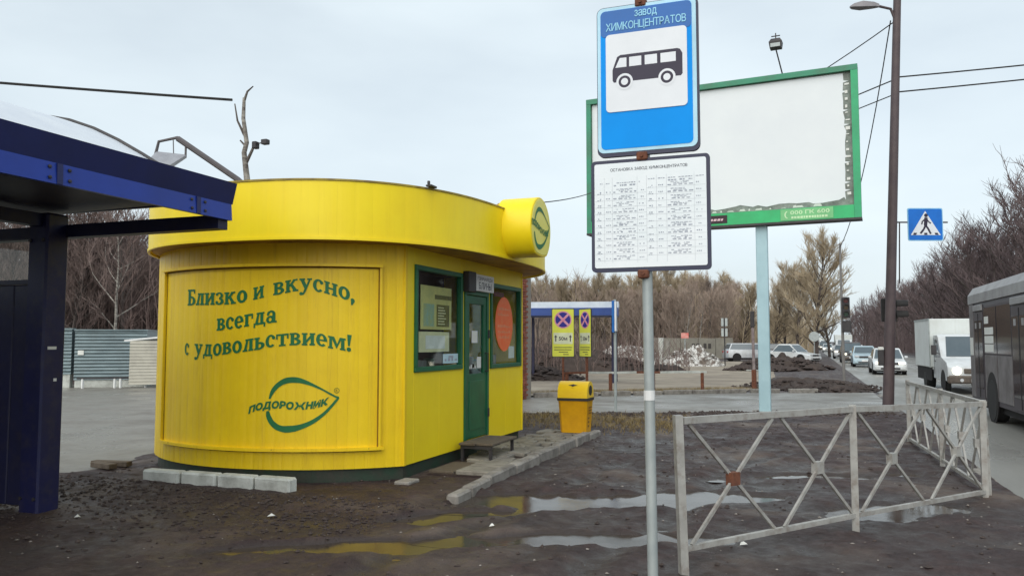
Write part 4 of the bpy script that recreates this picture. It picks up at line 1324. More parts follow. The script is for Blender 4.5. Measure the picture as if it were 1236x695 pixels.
# pedestrian signal, on the pole's road side
ps = ponp(2.5)
sgn = Thing('pedestrian_signal', 'dark two-lens signal with visors fixed to the leaning lamp pole', 'traffic light', (ps.x, ps.y, 2.2))
sgn.part('housing', MB().bbox(ps.x - 0.20, ps.x + 0.16, ps.y + 0.13, ps.y + 0.33, 2.22, 2.82, 0.02), M_black)
sgn.part('bracket', MB().box(ps.x - 0.03, ps.x + 0.03, ps.y + 0.05, ps.y + 0.14, 2.3, 2.75), M_black)
for zz in (2.66, 2.38):
    rings = []
    for xx, r in ((0.16, 0.125), (0.44, 0.11)):
        rings.append([(ps.x + xx, ps.y + 0.23 + r * math.cos(t), zz + r * math.sin(t)) for t in [math.pi * (-0.12 + 1.24 * k / 12) for k in range(13)]])
    v = MB()
    n_ = 13
    v.add(rings[0] + rings[1], [(i, i + 1, n_ + i + 1, n_ + i) for i in range(n_ - 1)])
    sgn.part('visor', v, M_black)
    sgn.part('lens', MB().lathe([(0.10, 0.162), (0.09, 0.175)], (ps.x, ps.y + 0.23, zz), 'X', 16), M_black)
pbx = ponp(1.35)
bxo = Thing('control_box', 'small dark push-button box with pale cap on the lamp pole', 'control box', (pbx.x - 0.2, pbx.y, 1.08))
bxo.part('box', MB().bbox(pbx.x - 0.27, pbx.x - 0.13, pbx.y - 0.08, pbx.y + 0.08, 1.08, 1.48, 0.012), M_dark)
bxo.part('cap', MB().bbox(pbx.x - 0.265, pbx.x - 0.135, pbx.y - 0.075, pbx.y + 0.075, 1.482, 1.56, 0.012), M_paper)
# crossing sign
cs = Thing('crossing_sign', 'blue square pedestrian crossing sign on an arm of the lamp pole', 'sign', (2.2, 23.0, 4.3))
cen = Vector((2.93, 23.23, 4.74))
rt_, fw = Vector((0.939, 0.345, 0)), Vector((0.345, -0.939, 0))
def cmap(a, b, d=0.0):
    return tuple(cen + rt_ * a + Vector((0, 0, b)) + fw * d)
def cplate(poly, d0, d1):
    return MB().loft([[cmap(a, b, d) for a, b in poly] for d in (d0, d1)])
sq = cs.part('sign_plate', cplate(rrect(-0.46, 0.46, -0.43, 0.43, 0.05), -0.015, 0.0), mat('sign_edge_blue', (0.25, 0.55, 0.8), None, 3, 0.4))
cs.part('sign_face', cplate(rrect(-0.435, 0.435, -0.405, 0.405, 0.04), 0.001, 0.005), mat('crossing_blue', (0.005, 0.16, 0.62), None, 3, 0.4), sq)
cs.part('white_triangle', cplate([(-0.39, -0.28), (0.39, -0.28), (0.0, 0.35)], 0.006, 0.009), M_signwhite, sq)
mb = MB()
def limb(pts, w_):
    for (a, b), (c, d) in zip(pts, pts[1:]):
        L = math.hypot(c - a, d - b)
        px_, py_ = -(d - b) / L * w_ / 2, (c - a) / L * w_ / 2
        mb.add([cmap(a + px_, b + py_, 0.0105 + 0.0003 * len(mb.f)), cmap(c + px_, d + py_, 0.0105 + 0.0003 * len(mb.f)), cmap(c - px_, d - py_, 0.0105 + 0.0003 * len(mb.f)), cmap(a - px_, b - py_, 0.0105 + 0.0003 * len(mb.f))], [(0, 1, 2, 3)])
hdm = MB().add([cmap(0.02 + 0.05 * math.cos(t), 0.235 + 0.05 * math.sin(t), 0.0104) for t in [2 * math.pi * k / 14 for k in range(14)]], [tuple(range(14))])
limb([(0.02, 0.18), (0.0, -0.03)], 0.09)
limb([(0.0, -0.02), (0.07, -0.12), (0.13, -0.25)], 0.05)
limb([(0.0, -0.02), (-0.05, -0.13), (-0.14, -0.24)], 0.05)
limb([(0.02, 0.15), (0.09, 0.06), (0.14, 0.03)], 0.035)
limb([(0.02, 0.15), (-0.08, 0.08), (-0.10, 0.0)], 0.035)
for a0, a1 in ((-0.34, -0.25), (0.25, 0.34), (-0.045, 0.045)):
    cs.part('crossing_stripe', cplate([(a0, -0.275), (a1, -0.275), (a1 * 0.9, -0.22), (a0 * 0.9, -0.22)], 0.0092, 0.0100), M_signink, sq)
cs.part('figure_head', hdm, M_signink, sq)
cs.part('walking_figure', mb, M_signink, sq)
cs.part('arm', MB().tube([ponp(4.8), tuple(cen + rt_ * 0.6 + Vector((0, 0, 0.06)) - fw * 0.035)], 0.02, 6), M_dark)
cs.part('stay', MB().tube([tuple(ponp(4.8) + Vector((0.17, 0, 0))), tuple(ponp(3.2) + Vector((0.2, 0, 0)))], 0.018, 6), M_dark)

# ------------------------------------------------------------------ far traffic light
def traffic_light(name, label, x, y, h):
    t = Thing(name, label, 'traffic light', (x, y, 0))
    t.part('pole', MB().tube([(x, y, -0.2), (x - 0.02, y, h)], [0.07, 0.045], 8), mat('tl_pole', (0.20, 0.19, 0.18), None, 4, 0.6), smooth=True)
    hs = t.part('signal_head', MB().bbox(x - 0.02, x + 0.30, y - 0.32, y - 0.08, 2.72, 3.62, 0.03), M_dark)
    for k, c in enumerate(((0.10, 0.01, 0.01), (0.09, 0.05, 0.01), (0.01, 0.06, 0.03))):
        zz = 3.47 - 0.29 * k
        ln = t.part('lens', MB().lathe([(0.10, -0.34), (0.10, -0.31)], (x + 0.14, y, zz), 'Y', 14), mat('lens_%d' % k, c, None, 3, 0.2), hs)
        rr_ = [[(x + 0.14 + 0.115 * math.cos(a), yy, zz + 0.115 * math.sin(a)) for a in [math.pi * (-0.1 + 1.2 * j / 10) for j in range(11)]] for yy in (y - 0.31, y - 0.52)]
        t.part('visor', MB().add(rr_[0] + rr_[1], [(i, i + 1, 12 + i, 11 + i) for i in range(10)]), M_dark, hs)
    t.part('lower_box', MB().bbox(x - 0.02, x + 0.34, y - 0.22, y + 0.05, 2.1, 2.6, 0.03), M_dark)
    return t
traffic_light('traffic_light', 'far three-lens traffic light on a thin pole by the kerb', 1.42, 38.0, 6.0)

# ------------------------------------------------------------------ near bus shelter (left edge)
SH = Thing('bus_shelter', 'dark blue metal bus shelter at the left edge of the picture', 'bus shelter', (-7.0, 3.5, 0))
EX, EY0, EY1 = -5.15, -1.2, 6.3
# eave trim: upper band leans outwards, lower band vertical
def extr(poly, y0, y1):
    return MB().loft([[(x, y, z) for x, z in poly] for y in (y0, y1)])
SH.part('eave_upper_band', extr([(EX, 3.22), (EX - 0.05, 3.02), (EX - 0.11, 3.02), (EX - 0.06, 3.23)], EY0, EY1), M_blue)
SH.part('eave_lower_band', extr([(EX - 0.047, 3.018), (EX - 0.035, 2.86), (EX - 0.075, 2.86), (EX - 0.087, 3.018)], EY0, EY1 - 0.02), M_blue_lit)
SH.part('eave_return', MB().box(-8.95, EX - 0.10, EY1 - 0.06, EY1 - 0.02, 3.04, 3.21), M_blue)
SH.part('roof_deck', extr([(EX - 0.10, 3.06), (-8.95, 3.02), (-8.95, 3.10), (EX - 0.10, 3.14)], EY0, EY1 - 0.075), M_navy)
rings = []
for yy in (EY0, 5.55):
    up = [(EX - 0.14 - 3.6 * k / 12, 3.20 + 0.66 * math.sin(math.pi * k / 12)) for k in range(13)]
    rings.append([(x, yy, z) for x, z in up] + [(x, yy, z - 0.02) for x, z in up[::-1]])
SH.part('roof_sheet', MB().loft(rings), M_poly, smooth=True)
SH.part('roof_rib', MB().tube([(x, 5.56, z + 0.012) for x, z in up], 0.016, 5), M_dark)
for k in range(5):
    yk = 5.8 - 1.45 * k
    SH.part('band_joint', extr([(EX - 0.0335, 3.016), (EX - 0.0305, 2.862), (EX - 0.040, 2.862), (EX - 0.050, 3.016)], yk, yk + 0.05), M_blue)
    for dy in (-0.06, 0.11):
        SH.part('bolt', MB().lathe([(0.014, 0), (0.014, 0.014), (0.008, 0.018)], (EX - 0.040, yk + dy, 2.90), 'X', 6), M_dark)
        SH.part('bolt', MB().lathe([(0.014, 0), (0.014, 0.014), (0.008, 0.018)], (EX - 0.046, yk + dy, 2.98), 'X', 6), M_dark)
SH.part('end_beam', MB().box(-9.0, EX - 0.08, EY1 - 0.16, EY1 - 0.03, 2.77, 2.90), M_navy)
SH.part('back_beam', MB().box(-8.95, -8.83, EY0, EY1 - 0.25, 2.80, 2.95), M_navy)
SH.part('middle_beam', MB().box(-7.35, -7.23, EY0, EY1 - 0.23, 2.86, 2.99), M_navy)
SH.part('cross_beam', MB().box(-8.8, EX - 0.1, 4.0, 4.1, 2.88, 2.985), M_navy)
SH.part('post', MB().bbox(-7.42, -7.16, 5.92, 6.18, -0.1, 3.0, 0.02), mat('post_blue', (0.010, 0.012, 0.07), (0.007, 0.009, 0.05), 2, 0.5, 0.08, 40, dirt=0.4, dirt_col=(0.05, 0.042, 0.045), dirt_scale=7))
SH.part('post', MB().bbox(-8.95, -8.75, 5.95, 6.15, -0.1, 2.98, 0.02), M_navy)
SH.part('post', MB().bbox(-7.42, -7.16, -1.0, -0.74, -0.1, 3.0, 0.02), MATS['post_blue'])
SH.part('post', MB().bbox(-8.95, -8.75, -1.0, -0.8, -0.1, 2.98, 0.02), M_navy)
for zz in (0.15, 2.72):
    for dx in (-0.09, 0.09):
        SH.part('bolt', MB().lathe([(0.018, 0.0), (0.018, -0.015)], (-7.29 + dx, 5.918, zz), 'Y', 6), M_dark)
for k in range(5):
    x0 = -8.74 + 0.263 * k
    SH.part('end_panel', MB().bbox(x0 + 0.004, x0 + 0.259, 6.0, 6.05, 0.05, 2.28, 0.01), M_navy)
SH.part('end_pane', MB().box(-8.74, -7.43, 6.02, 6.026, 2.33, 2.76), M_glass)
SH.part('end_rail', MB().box(-8.745, -7.425, 5.98, 6.07, 2.285, 2.33), M_navy)
for k in range(16):
    y0 = -0.75 + 0.41 * k
    SH.part('back_panel', MB().bbox(-8.90, -8.86, y0 + 0.004, y0 + 0.405, 0.05, 2.3, 0.01), M_navy)
mb = MB()
SH.part('bench_seat', MB().bbox(-8.7, -8.3, 0.5, 5.5, 0.42, 0.47, 0.01), M_wood)
for yy in (0.9, 3.0, 5.1):
    SH.part('bench_leg', MB().box(-8.55, -8.45, yy - 0.05, yy + 0.05, -0.05, 0.42), M_navy)
for (zz, yy, w_) in ((1.62, 5.97, 0.10), (1.30, 6.05, 0.035)):
    SH.part('sticker_remnant', MB().box(-7.156, -7.153, yy, yy + w_, zz, zz + 0.03), M_paper)

# ------------------------------------------------------------------ corrugated shed, white garage, low rail at the left
def shed(name, label, A, Bp, h, z0, depth, m, pitch, cat='shed', amp=0.022):
    ax, ay = A; bx_, by_ = Bp
    L = math.hypot(bx_ - ax, by_ - ay)
    dx, dy = (bx_ - ax) / L, (by_ - ay) / L
    nx_, ny_ = dy, -dx
    t = Thing(name, label, cat, (ax, ay, 0))
    def q(a, d, z):
        return (ax + dx * a + nx_ * d, ay + dy * a + ny_ * d, z)
    n = int((h - z0) / pitch * 6)
    mb = MB()
    rows = []
    for k in range(n + 1):
        z = z0 + (h - z0) * k / n
        rows.append((z, amp * math.cos(2 * math.pi * (z - z0) / pitch)))
    vs = [q(0, d, z) for z, d in rows] + [q(L, d, z) for z, d in rows]
    mb.add(vs, [(k, k + 1, n + 2 + k, n + 1 + k) for k in range(n)])
    t.part('corrugated_front', mb, m, smooth=True)
    t.part('frame', MB().loft([[q(0.01, -0.05, z), q(L - 0.01, -0.05, z), q(L - 0.01, -depth, z), q(0.01, -depth, z)] for z in (z0, h - 0.02)]), m)
    t.part('top_trim', MB().loft([[q(-0.02, 0.04, z), q(L + 0.02, 0.04, z), q(L + 0.02, -depth - 0.02, z), q(-0.02, -depth - 0.02, z)] for z in (h - 0.018, h + 0.03)]), m)
    t.part('footing', MB().loft([[q(0.03, -0.02, z), q(L - 0.03, -0.02, z), q(L - 0.03, -depth + 0.02, z), q(0.03, -depth + 0.02, z)] for z in (-0.1, z0 - 0.01)]), M_whitewash)
    return t, q
M_corr = mat('corrugated_steel_blue', (0.20, 0.26, 0.275), (0.14, 0.185, 0.20), 1.2, 0.4, metal=0.35, dirt=0.25, dirt_col=(0.12, 0.13, 0.13), stretch=(1, 1, 4))
t_, q = shed('corrugated_shed', 'grey-blue shed of horizontal corrugated sheets beyond the asphalt lot', (-25.55, 22.45), (-23.5, 23.85), 2.12, 0.28, 2.4, M_corr, 0.125)
t_.part('notice', MB().loft([[q(0.12 + a, d, 1.2 + b) for a, b in ((0, 0), (0.2, 0), (0.2, 0.17), (0, 0.17))] for d in (0.03, 0.036)]), M_paper)
t2, q2 = shed('corrugated_gate', 'narrow corrugated sheet section left of the grey-blue shed', (-26.6, 21.70), (-25.60, 22.36), 2.16, 0.5, 0.4, M_corr, 0.125, 'gate')
gar = Thing('white_garage', 'low white board garage peeking out left of the kiosk', 'garage', (-22.7, 23.2, 0))
M_cream = mat('cream_board', (0.46, 0.44, 0.37), (0.40, 0.38, 0.32), 2, 0.7, dirt=0.15)
for k in range(14):
    z0 = 0.12 + 0.115 * k
    zt = z0 + 0.11
    gar.part('board', MB().loft([[(-23.48, 23.0, z0), (-22.2, 23.9, z0), (-22.2, 23.92, zt), (-23.48, 23.02, zt)], [(-23.42, 22.96, z0), (-22.14, 23.86, z0), (-22.15, 23.88, zt), (-23.43, 22.98, zt)]]), M_cream)
gar.part('corner_post', MB().bbox(-22.16, -22.0, 23.72, 23.92, 0.0, 1.9, 0.01), M_white)
gar.part('side_wall', MB().add([(-22.02, 23.8, 0), (-19.0, 26.0, 0), (-19.0, 26.0, 1.85), (-22.02, 23.8, 1.85)], [(0, 1, 2, 3)]), M_cream)
gar.part('roof', MB().loft([[(-23.6, 22.86, 1.70), (-21.9, 24.05, 1.92), (-19.0, 26.2, 1.92), (-21.0, 27.5, 1.7)], [(-23.6, 22.86, 1.76), (-21.9, 24.05, 1.98), (-19.0, 26.2, 1.98), (-21.0, 27.5, 1.76)]]), M_white)
lr = Thing('low_rail', 'low pipe rail on white posts in front of the corrugated shed', 'rail', (-24.3, 22.6, 0))
ra, rb_ = Vector((-25.0, 22.1, 0)), Vector((-23.0, 23.5, 0))
lr.part('pipe', MB().tube([ra + Vector((0, 0, 0.36)), rb_ + Vector((0, 0, 0.36))], 0.035, 6), M_dark)
for f in (0.08, 0.52, 0.60, 0.95):
    p = ra + (rb_ - ra) * f
    lr.part('post', MB().box(p.x - 0.03, p.x + 0.03, p.y - 0.03, p.y + 0.03, -0.1, 0.34), M_white)

# ------------------------------------------------------------------ flood lamp and topped trunk behind the kiosk
M_bark = mat('bark_grey', (0.14, 0.125, 0.11), (0.075, 0.06, 0.055), 6, 0.9, 0.4, 30, stretch=(1, 1, 0.3))
M_birch = mat('bark_pale', (0.34, 0.32, 0.28), (0.09, 0.075, 0.068), 5, 0.85, 0.3, 30, stretch=(1, 1, 2.5))
tt = Thing('topped_tree', 'bare topped trunk with cut branches rising behind the kiosk roof', 'tree', (-10.4, 13.2, 0))
tt.part('trunk', MB().tube([(-10.4, 13.2, -0.1), (-10.42, 13.2, 3.0), (-10.53, 13.18, 4.9), (-10.60, 13.15, 5.5), (-10.55, 13.16, 5.7), (-10.63, 13.14, 6.2), (-10.62, 13.14, 6.62)], [0.11, 0.09, 0.062, 0.05, 0.046, 0.04, 0.03], 8), M_birch, smooth=True)
tt.part('branch', MB().tube([(-10.62, 13.14, 6.55), (-10.56, 13.16, 6.75), (-10.45, 13.2, 6.86)], [0.03, 0.022, 0.012], 5), M_bark)
tt.part('branch', MB().tube([(-10.60, 13.15, 5.85), (-10.74, 13.1, 6.15), (-10.80, 13.08, 6.5)], [0.03, 0.02, 0.012], 5), M_bark)
tt.part('branch', MB().tube([(-10.55, 13.17, 5.3), (-10.44, 13.2, 5.55), (-10.40, 13.22, 5.68)], [0.035, 0.03, 0.02], 5), M_bark)
tt.part('branch', MB().tube([(-10.55, 13.17, 5.6), (-10.68, 13.12, 5.75)], [0.025, 0.015], 5), M_bark)
sl = solo('twin_camera', MB().bbox(-10.44, -10.34, 13.17, 13.30, 5.58, 5.72, 0.01).bbox(-10.26, -10.12, 13.22, 13.34, 5.66, 5.76, 0.01).tube([(-10.42, 13.22, 5.66), (-10.15, 13.28, 5.72)], 0.012, 5), M_dark, 'pair of small dark boxes clipped to the topped trunk', 'camera')
fl = Thing('flood_light', 'grey floodlight hanging from a slanted pipe above the shelter roof', 'lamp', (-9.5, 12.5, 0))
fl.part('mast', MB().tube([(-9.45, 12.55, -0.1), (-9.45, 12.55, 4.2), (-10.05, 12.30, 4.75), (-11.12, 11.89, 5.53)], 0.055, 8), mat('mast_grey', (0.11, 0.10, 0.105), None, 5, 0.6), smooth=True)
fl.part('bracket', MB().tube([(-11.12, 11.89, 5.55), (-11.45, 11.76, 5.47), (-11.5, 11.74, 5.22)], 0.03, 6).tube([(-11.02, 11.92, 5.47), (-10.97, 11.94, 5.42), (-10.97, 11.94, 5.18)], 0.02, 6).tube([(-11.2, 11.86, 5.5), (-11.18, 11.86, 5.2)], 0.01, 5), MATS['mast_grey'])
cL, cR = Vector((-11.48, 11.74, 5.20)), Vector((-10.95, 11.95, 5.16))
lampv = []
dn = Vector((0.25, -0.6, -0.35))
fl.part('housing', MB().loft([[cL, cR, cR + Vector((0, 0, 0.06)), cL + Vector((0, 0, 0.08))], [cL + Vector((0.12, -0.35, -0.28)), cR + Vector((-0.05, -0.35, -0.28)), cR + Vector((-0.05, -0.35, -0.2)), cL + Vector((0.12, -0.35, -0.2))]]), mat('lamp_grey', (0.32, 0.33, 0.36), None, 5, 0.4))

# ------------------------------------------------------------------ wires
def wire(label, pts, r=0.012, sag=0.0, n=10):
    mb = MB()
    P = []
    for a, b in zip(pts, pts[1:]):
        a, b = Vector(a), Vector(b)
        for k in range(n):
            t = k / n
            P.append(a + (b - a) * t - Vector((0, 0, sag * 4 * t * (1 - t))))
    P.append(Vector(pts[-1]))
    mb.tube(P, r, 5)
    solo('overhead_wire', mb, M_black, label, 'wire', 'overhead wires')
wire('thick wire from the left edge to the topped trunk', [(-24.0, 8.2, 7.75), (-10.85, 13.06, 6.58)], 0.028, 0.05)
wire('thin wire leaving the round kiosk lightbox towards the billboard', [(-4.0, 11.2, 3.75), (-5.2, 20.3, 5.6)], 0.010, 0.06)
q1, q2_ = ponp(8.65), ponp(8.25)
def rpt(z0, k):        # far-off point to the right of the pole
    return z0
wire('upper of the two wires running right from the lamp pole', [tuple(q1), (16.0, 27.5, 10.2)], 0.02, 0.1)
wire('lower of the two wires running right from the lamp pole', [tuple(q2_), (16.0, 27.5, 9.8)], 0.02, 0.08)
wire('high wire crossing the upper right corner', [tuple(ponp(10.8)), (16.0, 26.0, 11.6)], 0.02, 0.05)
wire('wire from the lamp pole behind the billboard top edge', [tuple(ponp(10.2)), (-3.0, 30.0, 9.5)], 0.016, 0.2)
wire('double-tied wire from the lamp pole passing behind the billboard', [tuple(ponp(8.6)), (-6.0, 30.0, 7.9)], 0.018, 0.1)
wire('lowest wire from the lamp pole passing behind the billboard', [tuple(ponp(8.2)), (-6.0, 30.0, 7.5)], 0.015, 0.1)
wire('slack cable hanging from the lamp pole to the far traffic light', [tuple(ponp(10.2) + Vector((-0.15, 0, 0))), (1.40, 38.0, 5.85)], 0.016, 0.9)

# ------------------------------------------------------------------ no-stopping boards
def nostop(label, cx, cy, wd, ang):
    t = Thing('no_stopping_sign', label, 'sign', (cx, cy, 0), 'yellow no-stopping boards', ang, True)
    H0, H1 = 1.20, 2.76
    M_fl = mat('board_fluorescent', (0.72, 0.74, 0.08), (0.66, 0.68, 0.08), 3, 0.5)
    def lm(a, b, d):
        return (a, -d, b)
    def pl_(poly, d0, d1):
        return MB().loft([[lm(a, b, d) for a, b in poly] for d in (d0, d1)])
    t.part('post', MB().box(-0.035, 0.035, 0.03, 0.09, -0.2, 2.6), M_rust)
    bk = t.part('back_board', pl_(rrect(-wd / 2, wd / 2, H0, H1, 0.03), -0.03, 0.0), M_dark)
    t.part('yellow_face', pl_(rrect(-wd / 2 + 0.02, wd / 2 - 0.02, H0 + 0.02, H1 - 0.02, 0.03), 0.001, 0.004), M_fl, bk)
    r = min(0.28, wd * 0.40)
    cz = 2.40
    def dsc(rad, d, m, n=28):
        t.part('disc', MB().add([lm(rad * math.cos(2 * math.pi * k / n), cz + rad * math.sin(2 * math.pi * k / n), d) for k in range(n)], [tuple(range(n))]), m, bk)
    M_rd = mat('sign_red_faded', (0.62, 0.20, 0.30), (0.66, 0.34, 0.42), 6, 0.5)
    dsc(r, 0.006, M_rd)
    dsc(r * 0.86, 0.008, mat('sign_ultramarine', (0.02, 0.02, 0.26), None, 3, 0.5))
    mb = MB()
    for s in (-1, 1):
        c = r * 0.62
        w_ = r * 0.09
        mb.add([lm(-c - w_, cz - s * (c - w_) - (0 if s > 0 else 0), 0.010 + 0.001 * s) for _ in (0,)] + [lm(-c + w_, cz - s * (c + w_), 0.010 + 0.001 * s), lm(c + w_, cz + s * (c - w_), 0.010 + 0.001 * s), lm(c - w_, cz + s * (c + w_), 0.010 + 0.001 * s)], [(0, 1, 2, 3)])
    t.part('cross', mb, M_rd, bk)
    t.part('white_plate', pl_(rrect(-wd * 0.42, wd * 0.42, 1.62, 1.98, 0.02), 0.0045, 0.007), mat('plate_pale', (0.72, 0.76, 0.52), None, 3, 0.5), bk)
    mb = MB()
    if wd > 0.6:
        text_plane(mb, '50м', lambda a, b: lm(a, 1.74 + b, 0.009), 0.27, 0.12, 0.02, centre=True)
        for s in (-1, 1):
            x = s * 0.235
            mb.add([lm(x - 0.016, 1.70, 0.009), lm(x + 0.016, 1.70, 0.009), lm(x + 0.016, 1.84, 0.009), lm(x + 0.05, 1.84, 0.009), lm(x, 1.91, 0.009), lm(x - 0.05, 1.84, 0.009), lm(x - 0.016, 1.84, 0.009)], [tuple(range(7))])
        for k, (a, b) in enumerate(((-0.29, 0.29), (-0.29, 0.27), (-0.14, 0.16), (0.0, 0.18))):
            mb.add([lm(a, 1.50 - 0.075 * k, 0.009), lm(b, 1.50 - 0.075 * k, 0.009), lm(b, 1.52 - 0.075 * k, 0.009), lm(a, 1.52 - 0.075 * k, 0.009)], [(0, 1, 2, 3)])
    else:
        text_plane(mb, '50м', lambda a, b: lm(a, 1.74 + b, 0.009), wd * 0.6, 0.13, 0.02, centre=True)
        for k in range(4):
            mb.add([lm(-wd * 0.4, 1.50 - 0.075 * k, 0.009), lm(wd * (0.4 - 0.1 * (k % 2)), 1.50 - 0.075 * k, 0.009), lm(wd * (0.4 - 0.1 * (k % 2)), 1.52 - 0.075 * k, 0.009), lm(-wd * 0.4, 1.52 - 0.075 * k, 0.009)], [(0, 1, 2, 3)])
    t.part('lettering', mb, M_signink, bk)
nostop('wider yellow no-stopping board seen face on behind the litter bin', -7.43, 24.96, 0.73, R(18))
nostop('yellow no-stopping board turned aside, seen narrow right of its twin', -6.80, 25.35, 0.73, R(-43))

# ------------------------------------------------------------------ second stop sign (edge on), second shelter, barrier, brick pier
s2 = Thing('bus_stop_sign', 'thin post with a blue sign seen edge on, near the litter bin', 'sign', (-4.4, 19.2, 0))
s2.part('post', MB().tube([(-4.4, 19.2, -0.1), (-4.40, 19.2, 2.72)], 0.035, 8), M_steel, smooth=True)
rp2 = Matrix.Rotation(R(-8), 3, 'Z')
mb = MB()
s2.part('sign_plate', MB().box(-4.46, -4.40, 18.98, 19.42, 1.92, 2.68, R(9), (-4.4, 19.2)), M_signblue2)
s2.part('sign_back', MB().box(-4.395, -4.36, 18.98, 19.42, 1.95, 2.66, R(9), (-4.4, 19.2)), M_signwhite)
sh2 = Thing('bus_shelter', 'distant open bus shelter with white-edged blue roof', 'bus shelter', (-8.8, 31.5, 0))
sh2.part('roof_trim', MB().box(-11.4, -7.1, 30.5, 33.0, 3.02, 3.26, R(12), (-8.8, 31.5)), mat('shelter_white', (0.62, 0.68, 0.74), (0.5, 0.57, 0.66), 3, 0.5))
sh2.part('roof_fascia', MB().box(-11.35, -7.12, 30.45, 33.05, 2.72, 3.018, R(12), (-8.8, 31.5)), mat('shelter_blue_far', (0.03, 0.07, 0.26), None, 2, 0.5))
for xx, yy in ((-11.0, 31.2), (-7.4, 31.9), (-11.1, 32.8), (-7.6, 33.3)):
    sh2.part('post', MB().box(xx - 0.05, xx + 0.05, yy - 0.05, yy + 0.05, -0.1, 2.72), M_navy)
br = Thing('low_barrier', 'low white rail on rusty posts along the far side of the driveway', 'barrier', (-5, 27, 0))
ra, rb_ = Vector((-7.6, 25.6, 0.0)), Vector((-3.3, 28.2, 0.0))
n_ = 6
for k in range(n_):
    a, b = ra + (rb_ - ra) * (k / n_), ra + (rb_ - ra) * ((k + 1) / n_)
    br.part('rail', MB().bar(a + Vector((0, 0, 0.66 + 0.01 * (k % 2))), b + Vector((0, 0, 0.66 + 0.012 * ((k + 1) % 2))), 0.06, 0.07), M_whitewash if k % 3 else MATS['rust'])
for f in (0.02, 0.32, 0.62, 0.97):
    p = ra + (rb_ - ra) * f
    br.part('post', MB().box(p.x - 0.05, p.x + 0.05, p.y - 0.05, p.y + 0.05, -0.1, 0.64), M_rust)
pp = Thing('marker_post', 'slim red and white post beside the billboard pole', 'post', (-1.83, 29.9, 0))
pp.part('foot', MB().box(-1.92, -1.76, 29.82, 29.98, -0.1, 0.70), M_rust)
pp.part('upper_tube', MB().tube([(-1.84, 29.9, 0.7), (-1.86, 29.9, 2.75)], 0.05, 8), mat('post_pink', (0.32, 0.27, 0.26), (0.2, 0.15, 0.15), 6, 0.7))
pp.part('cap', MB().bbox(-1.93, -1.79, 29.83, 29.97, 2.2, 2.78, 0.02), M_dark)
pp.part('cross_plate', MB().box(-2.1, -1.6, 29.86, 29.94, 0.66, 0.70), M_whitewash)
bp = Thing('brick_pier', 'red brick pier showing at the right edge of the kiosk', 'pier', (-8.3, 22.3, 0))
M_brick = mat('brick_red', (0.34, 0.11, 0.065), (0.22, 0.07, 0.045), 6, 0.9, 0.4, 40, rnd=0.25)
M_mort = mat('mortar', (0.30, 0.27, 0.24), None, 8, 0.95)
bp.part('core', MB().box(-9.35, -7.92, 22.1, 23.2, -0.1, 4.05), M_mort)
bk = MB().bbox(-0.125, 0.125, -0.06, 0.06, -0.0325, 0.0325, 0.005).mesh('brick', M_brick)
z = 0.04
k = 0
while z < 4.0:
    for j in range(2):
        o = link('brick', bk, bp.o, (-7.92 - 0.13 - 0.262 * j - (0.13 if k % 2 else 0) + 8.3 + RND.uniform(-0.012, 0.012), 22.1 - 22.3 - 0.0 + RND.uniform(-0.01, 0.008), z))
    if k % 2 == 0:
        pass
    o = link('brick', bk, bp.o, (-7.93 + 8.3 + RND.uniform(-0.01, 0.015), 22.24 - 22.3 + (0.13 if k % 2 else 0.0), z), math.pi / 2)
    o = link('brick', bk, bp.o, (-7.93 + 8.3 + RND.uniform(-0.01, 0.015), 22.51 - 22.3 + (0.13 if k % 2 else 0.0), z), math.pi / 2)
    z += 0.077
    k += 1

# ------------------------------------------------------------------ dirt, snow piles, concrete wall
def heap(name, label, cat, cx, cy, rx, ry, h, m, rough_amp, seed, nr=26, na=56, kind=None, rot=0.0, group=None, fs=1.4):
    mb = MB()
    for i in range(nr + 1):
        f = i / nr
        for k in range(na):
            t = 2 * math.pi * k / na
            edge_ = 1 + 0.22 * fbm(math.cos(t) * 2 + seed, math.sin(t) * 2, 0.9, seed)
            x, y = rx * f * edge_ * math.cos(t), ry * f * edge_ * math.sin(t)
            z = h * (1 - f * f) ** 0.8 * (1 + 0.35 * fbm(x + seed, y, 0.7, seed)) + rough_amp * (1 - f) ** 0.3 * fbm(x + seed, y, fs, seed) - 0.06 * f
            c, s = math.cos(rot), math.sin(rot)
            mb.v.append((cx + x * c - y * s, cy + x * s + y * c, z))
    for i in range(nr):
        for k in range(na):
            mb.f.append((i * na + k, i * na + (k + 1) % na, (i + 1) * na + (k + 1) % na, (i + 1) * na + k))
    if kind == 'structure':
        return struct(name, mb, m, smooth=True)
    return solo(name, mb, m, label, cat, group, smooth=False, kind=kind)
M_dirt = mat('bare_dirt', (0.080, 0.058, 0.048), (0.040, 0.030, 0.026), 1.5, 0.9, 0.6, 14, dirt=0.3)
M_snow = mat('dirty_snow', (0.70, 0.70, 0.67), (0.16, 0.13, 0.11), 2.2, 0.85, 0.6, 6, dirt=1.0, dirt_col=(0.09, 0.07, 0.055), dirt_scale=5, lo=0.44, hi=0.56, detail=9)
heap('dirt_mound', None, None, -0.1, 31.6, 2.6, 1.7, 0.26, M_dirt, 0.2, 2.2, kind='structure', rot=0.3)
heap('dirt_mound', None, None, 0.6, 29.9, 1.6, 0.9, 0.16, M_dirt, 0.16, 4.4, kind='structure', rot=0.3)
heap('dirt_mound', None, None, -1.6, 51.5, 3.0, 1.8, 0.62, M_dirt, 0.5, 6.1, kind='structure', rot=0.3)
heap('dirt_bank', None, None, -15.5, 42.0, 9.0, 3.0, 1.25, M_dirt, 0.4, 8.3, kind='structure', rot=0.35)
heap('dirt_bank', None, None, -12.5, 33.5, 3.4, 1.6, 0.6, M_dirt, 0.25, 1.3, kind='structure', rot=0.35)
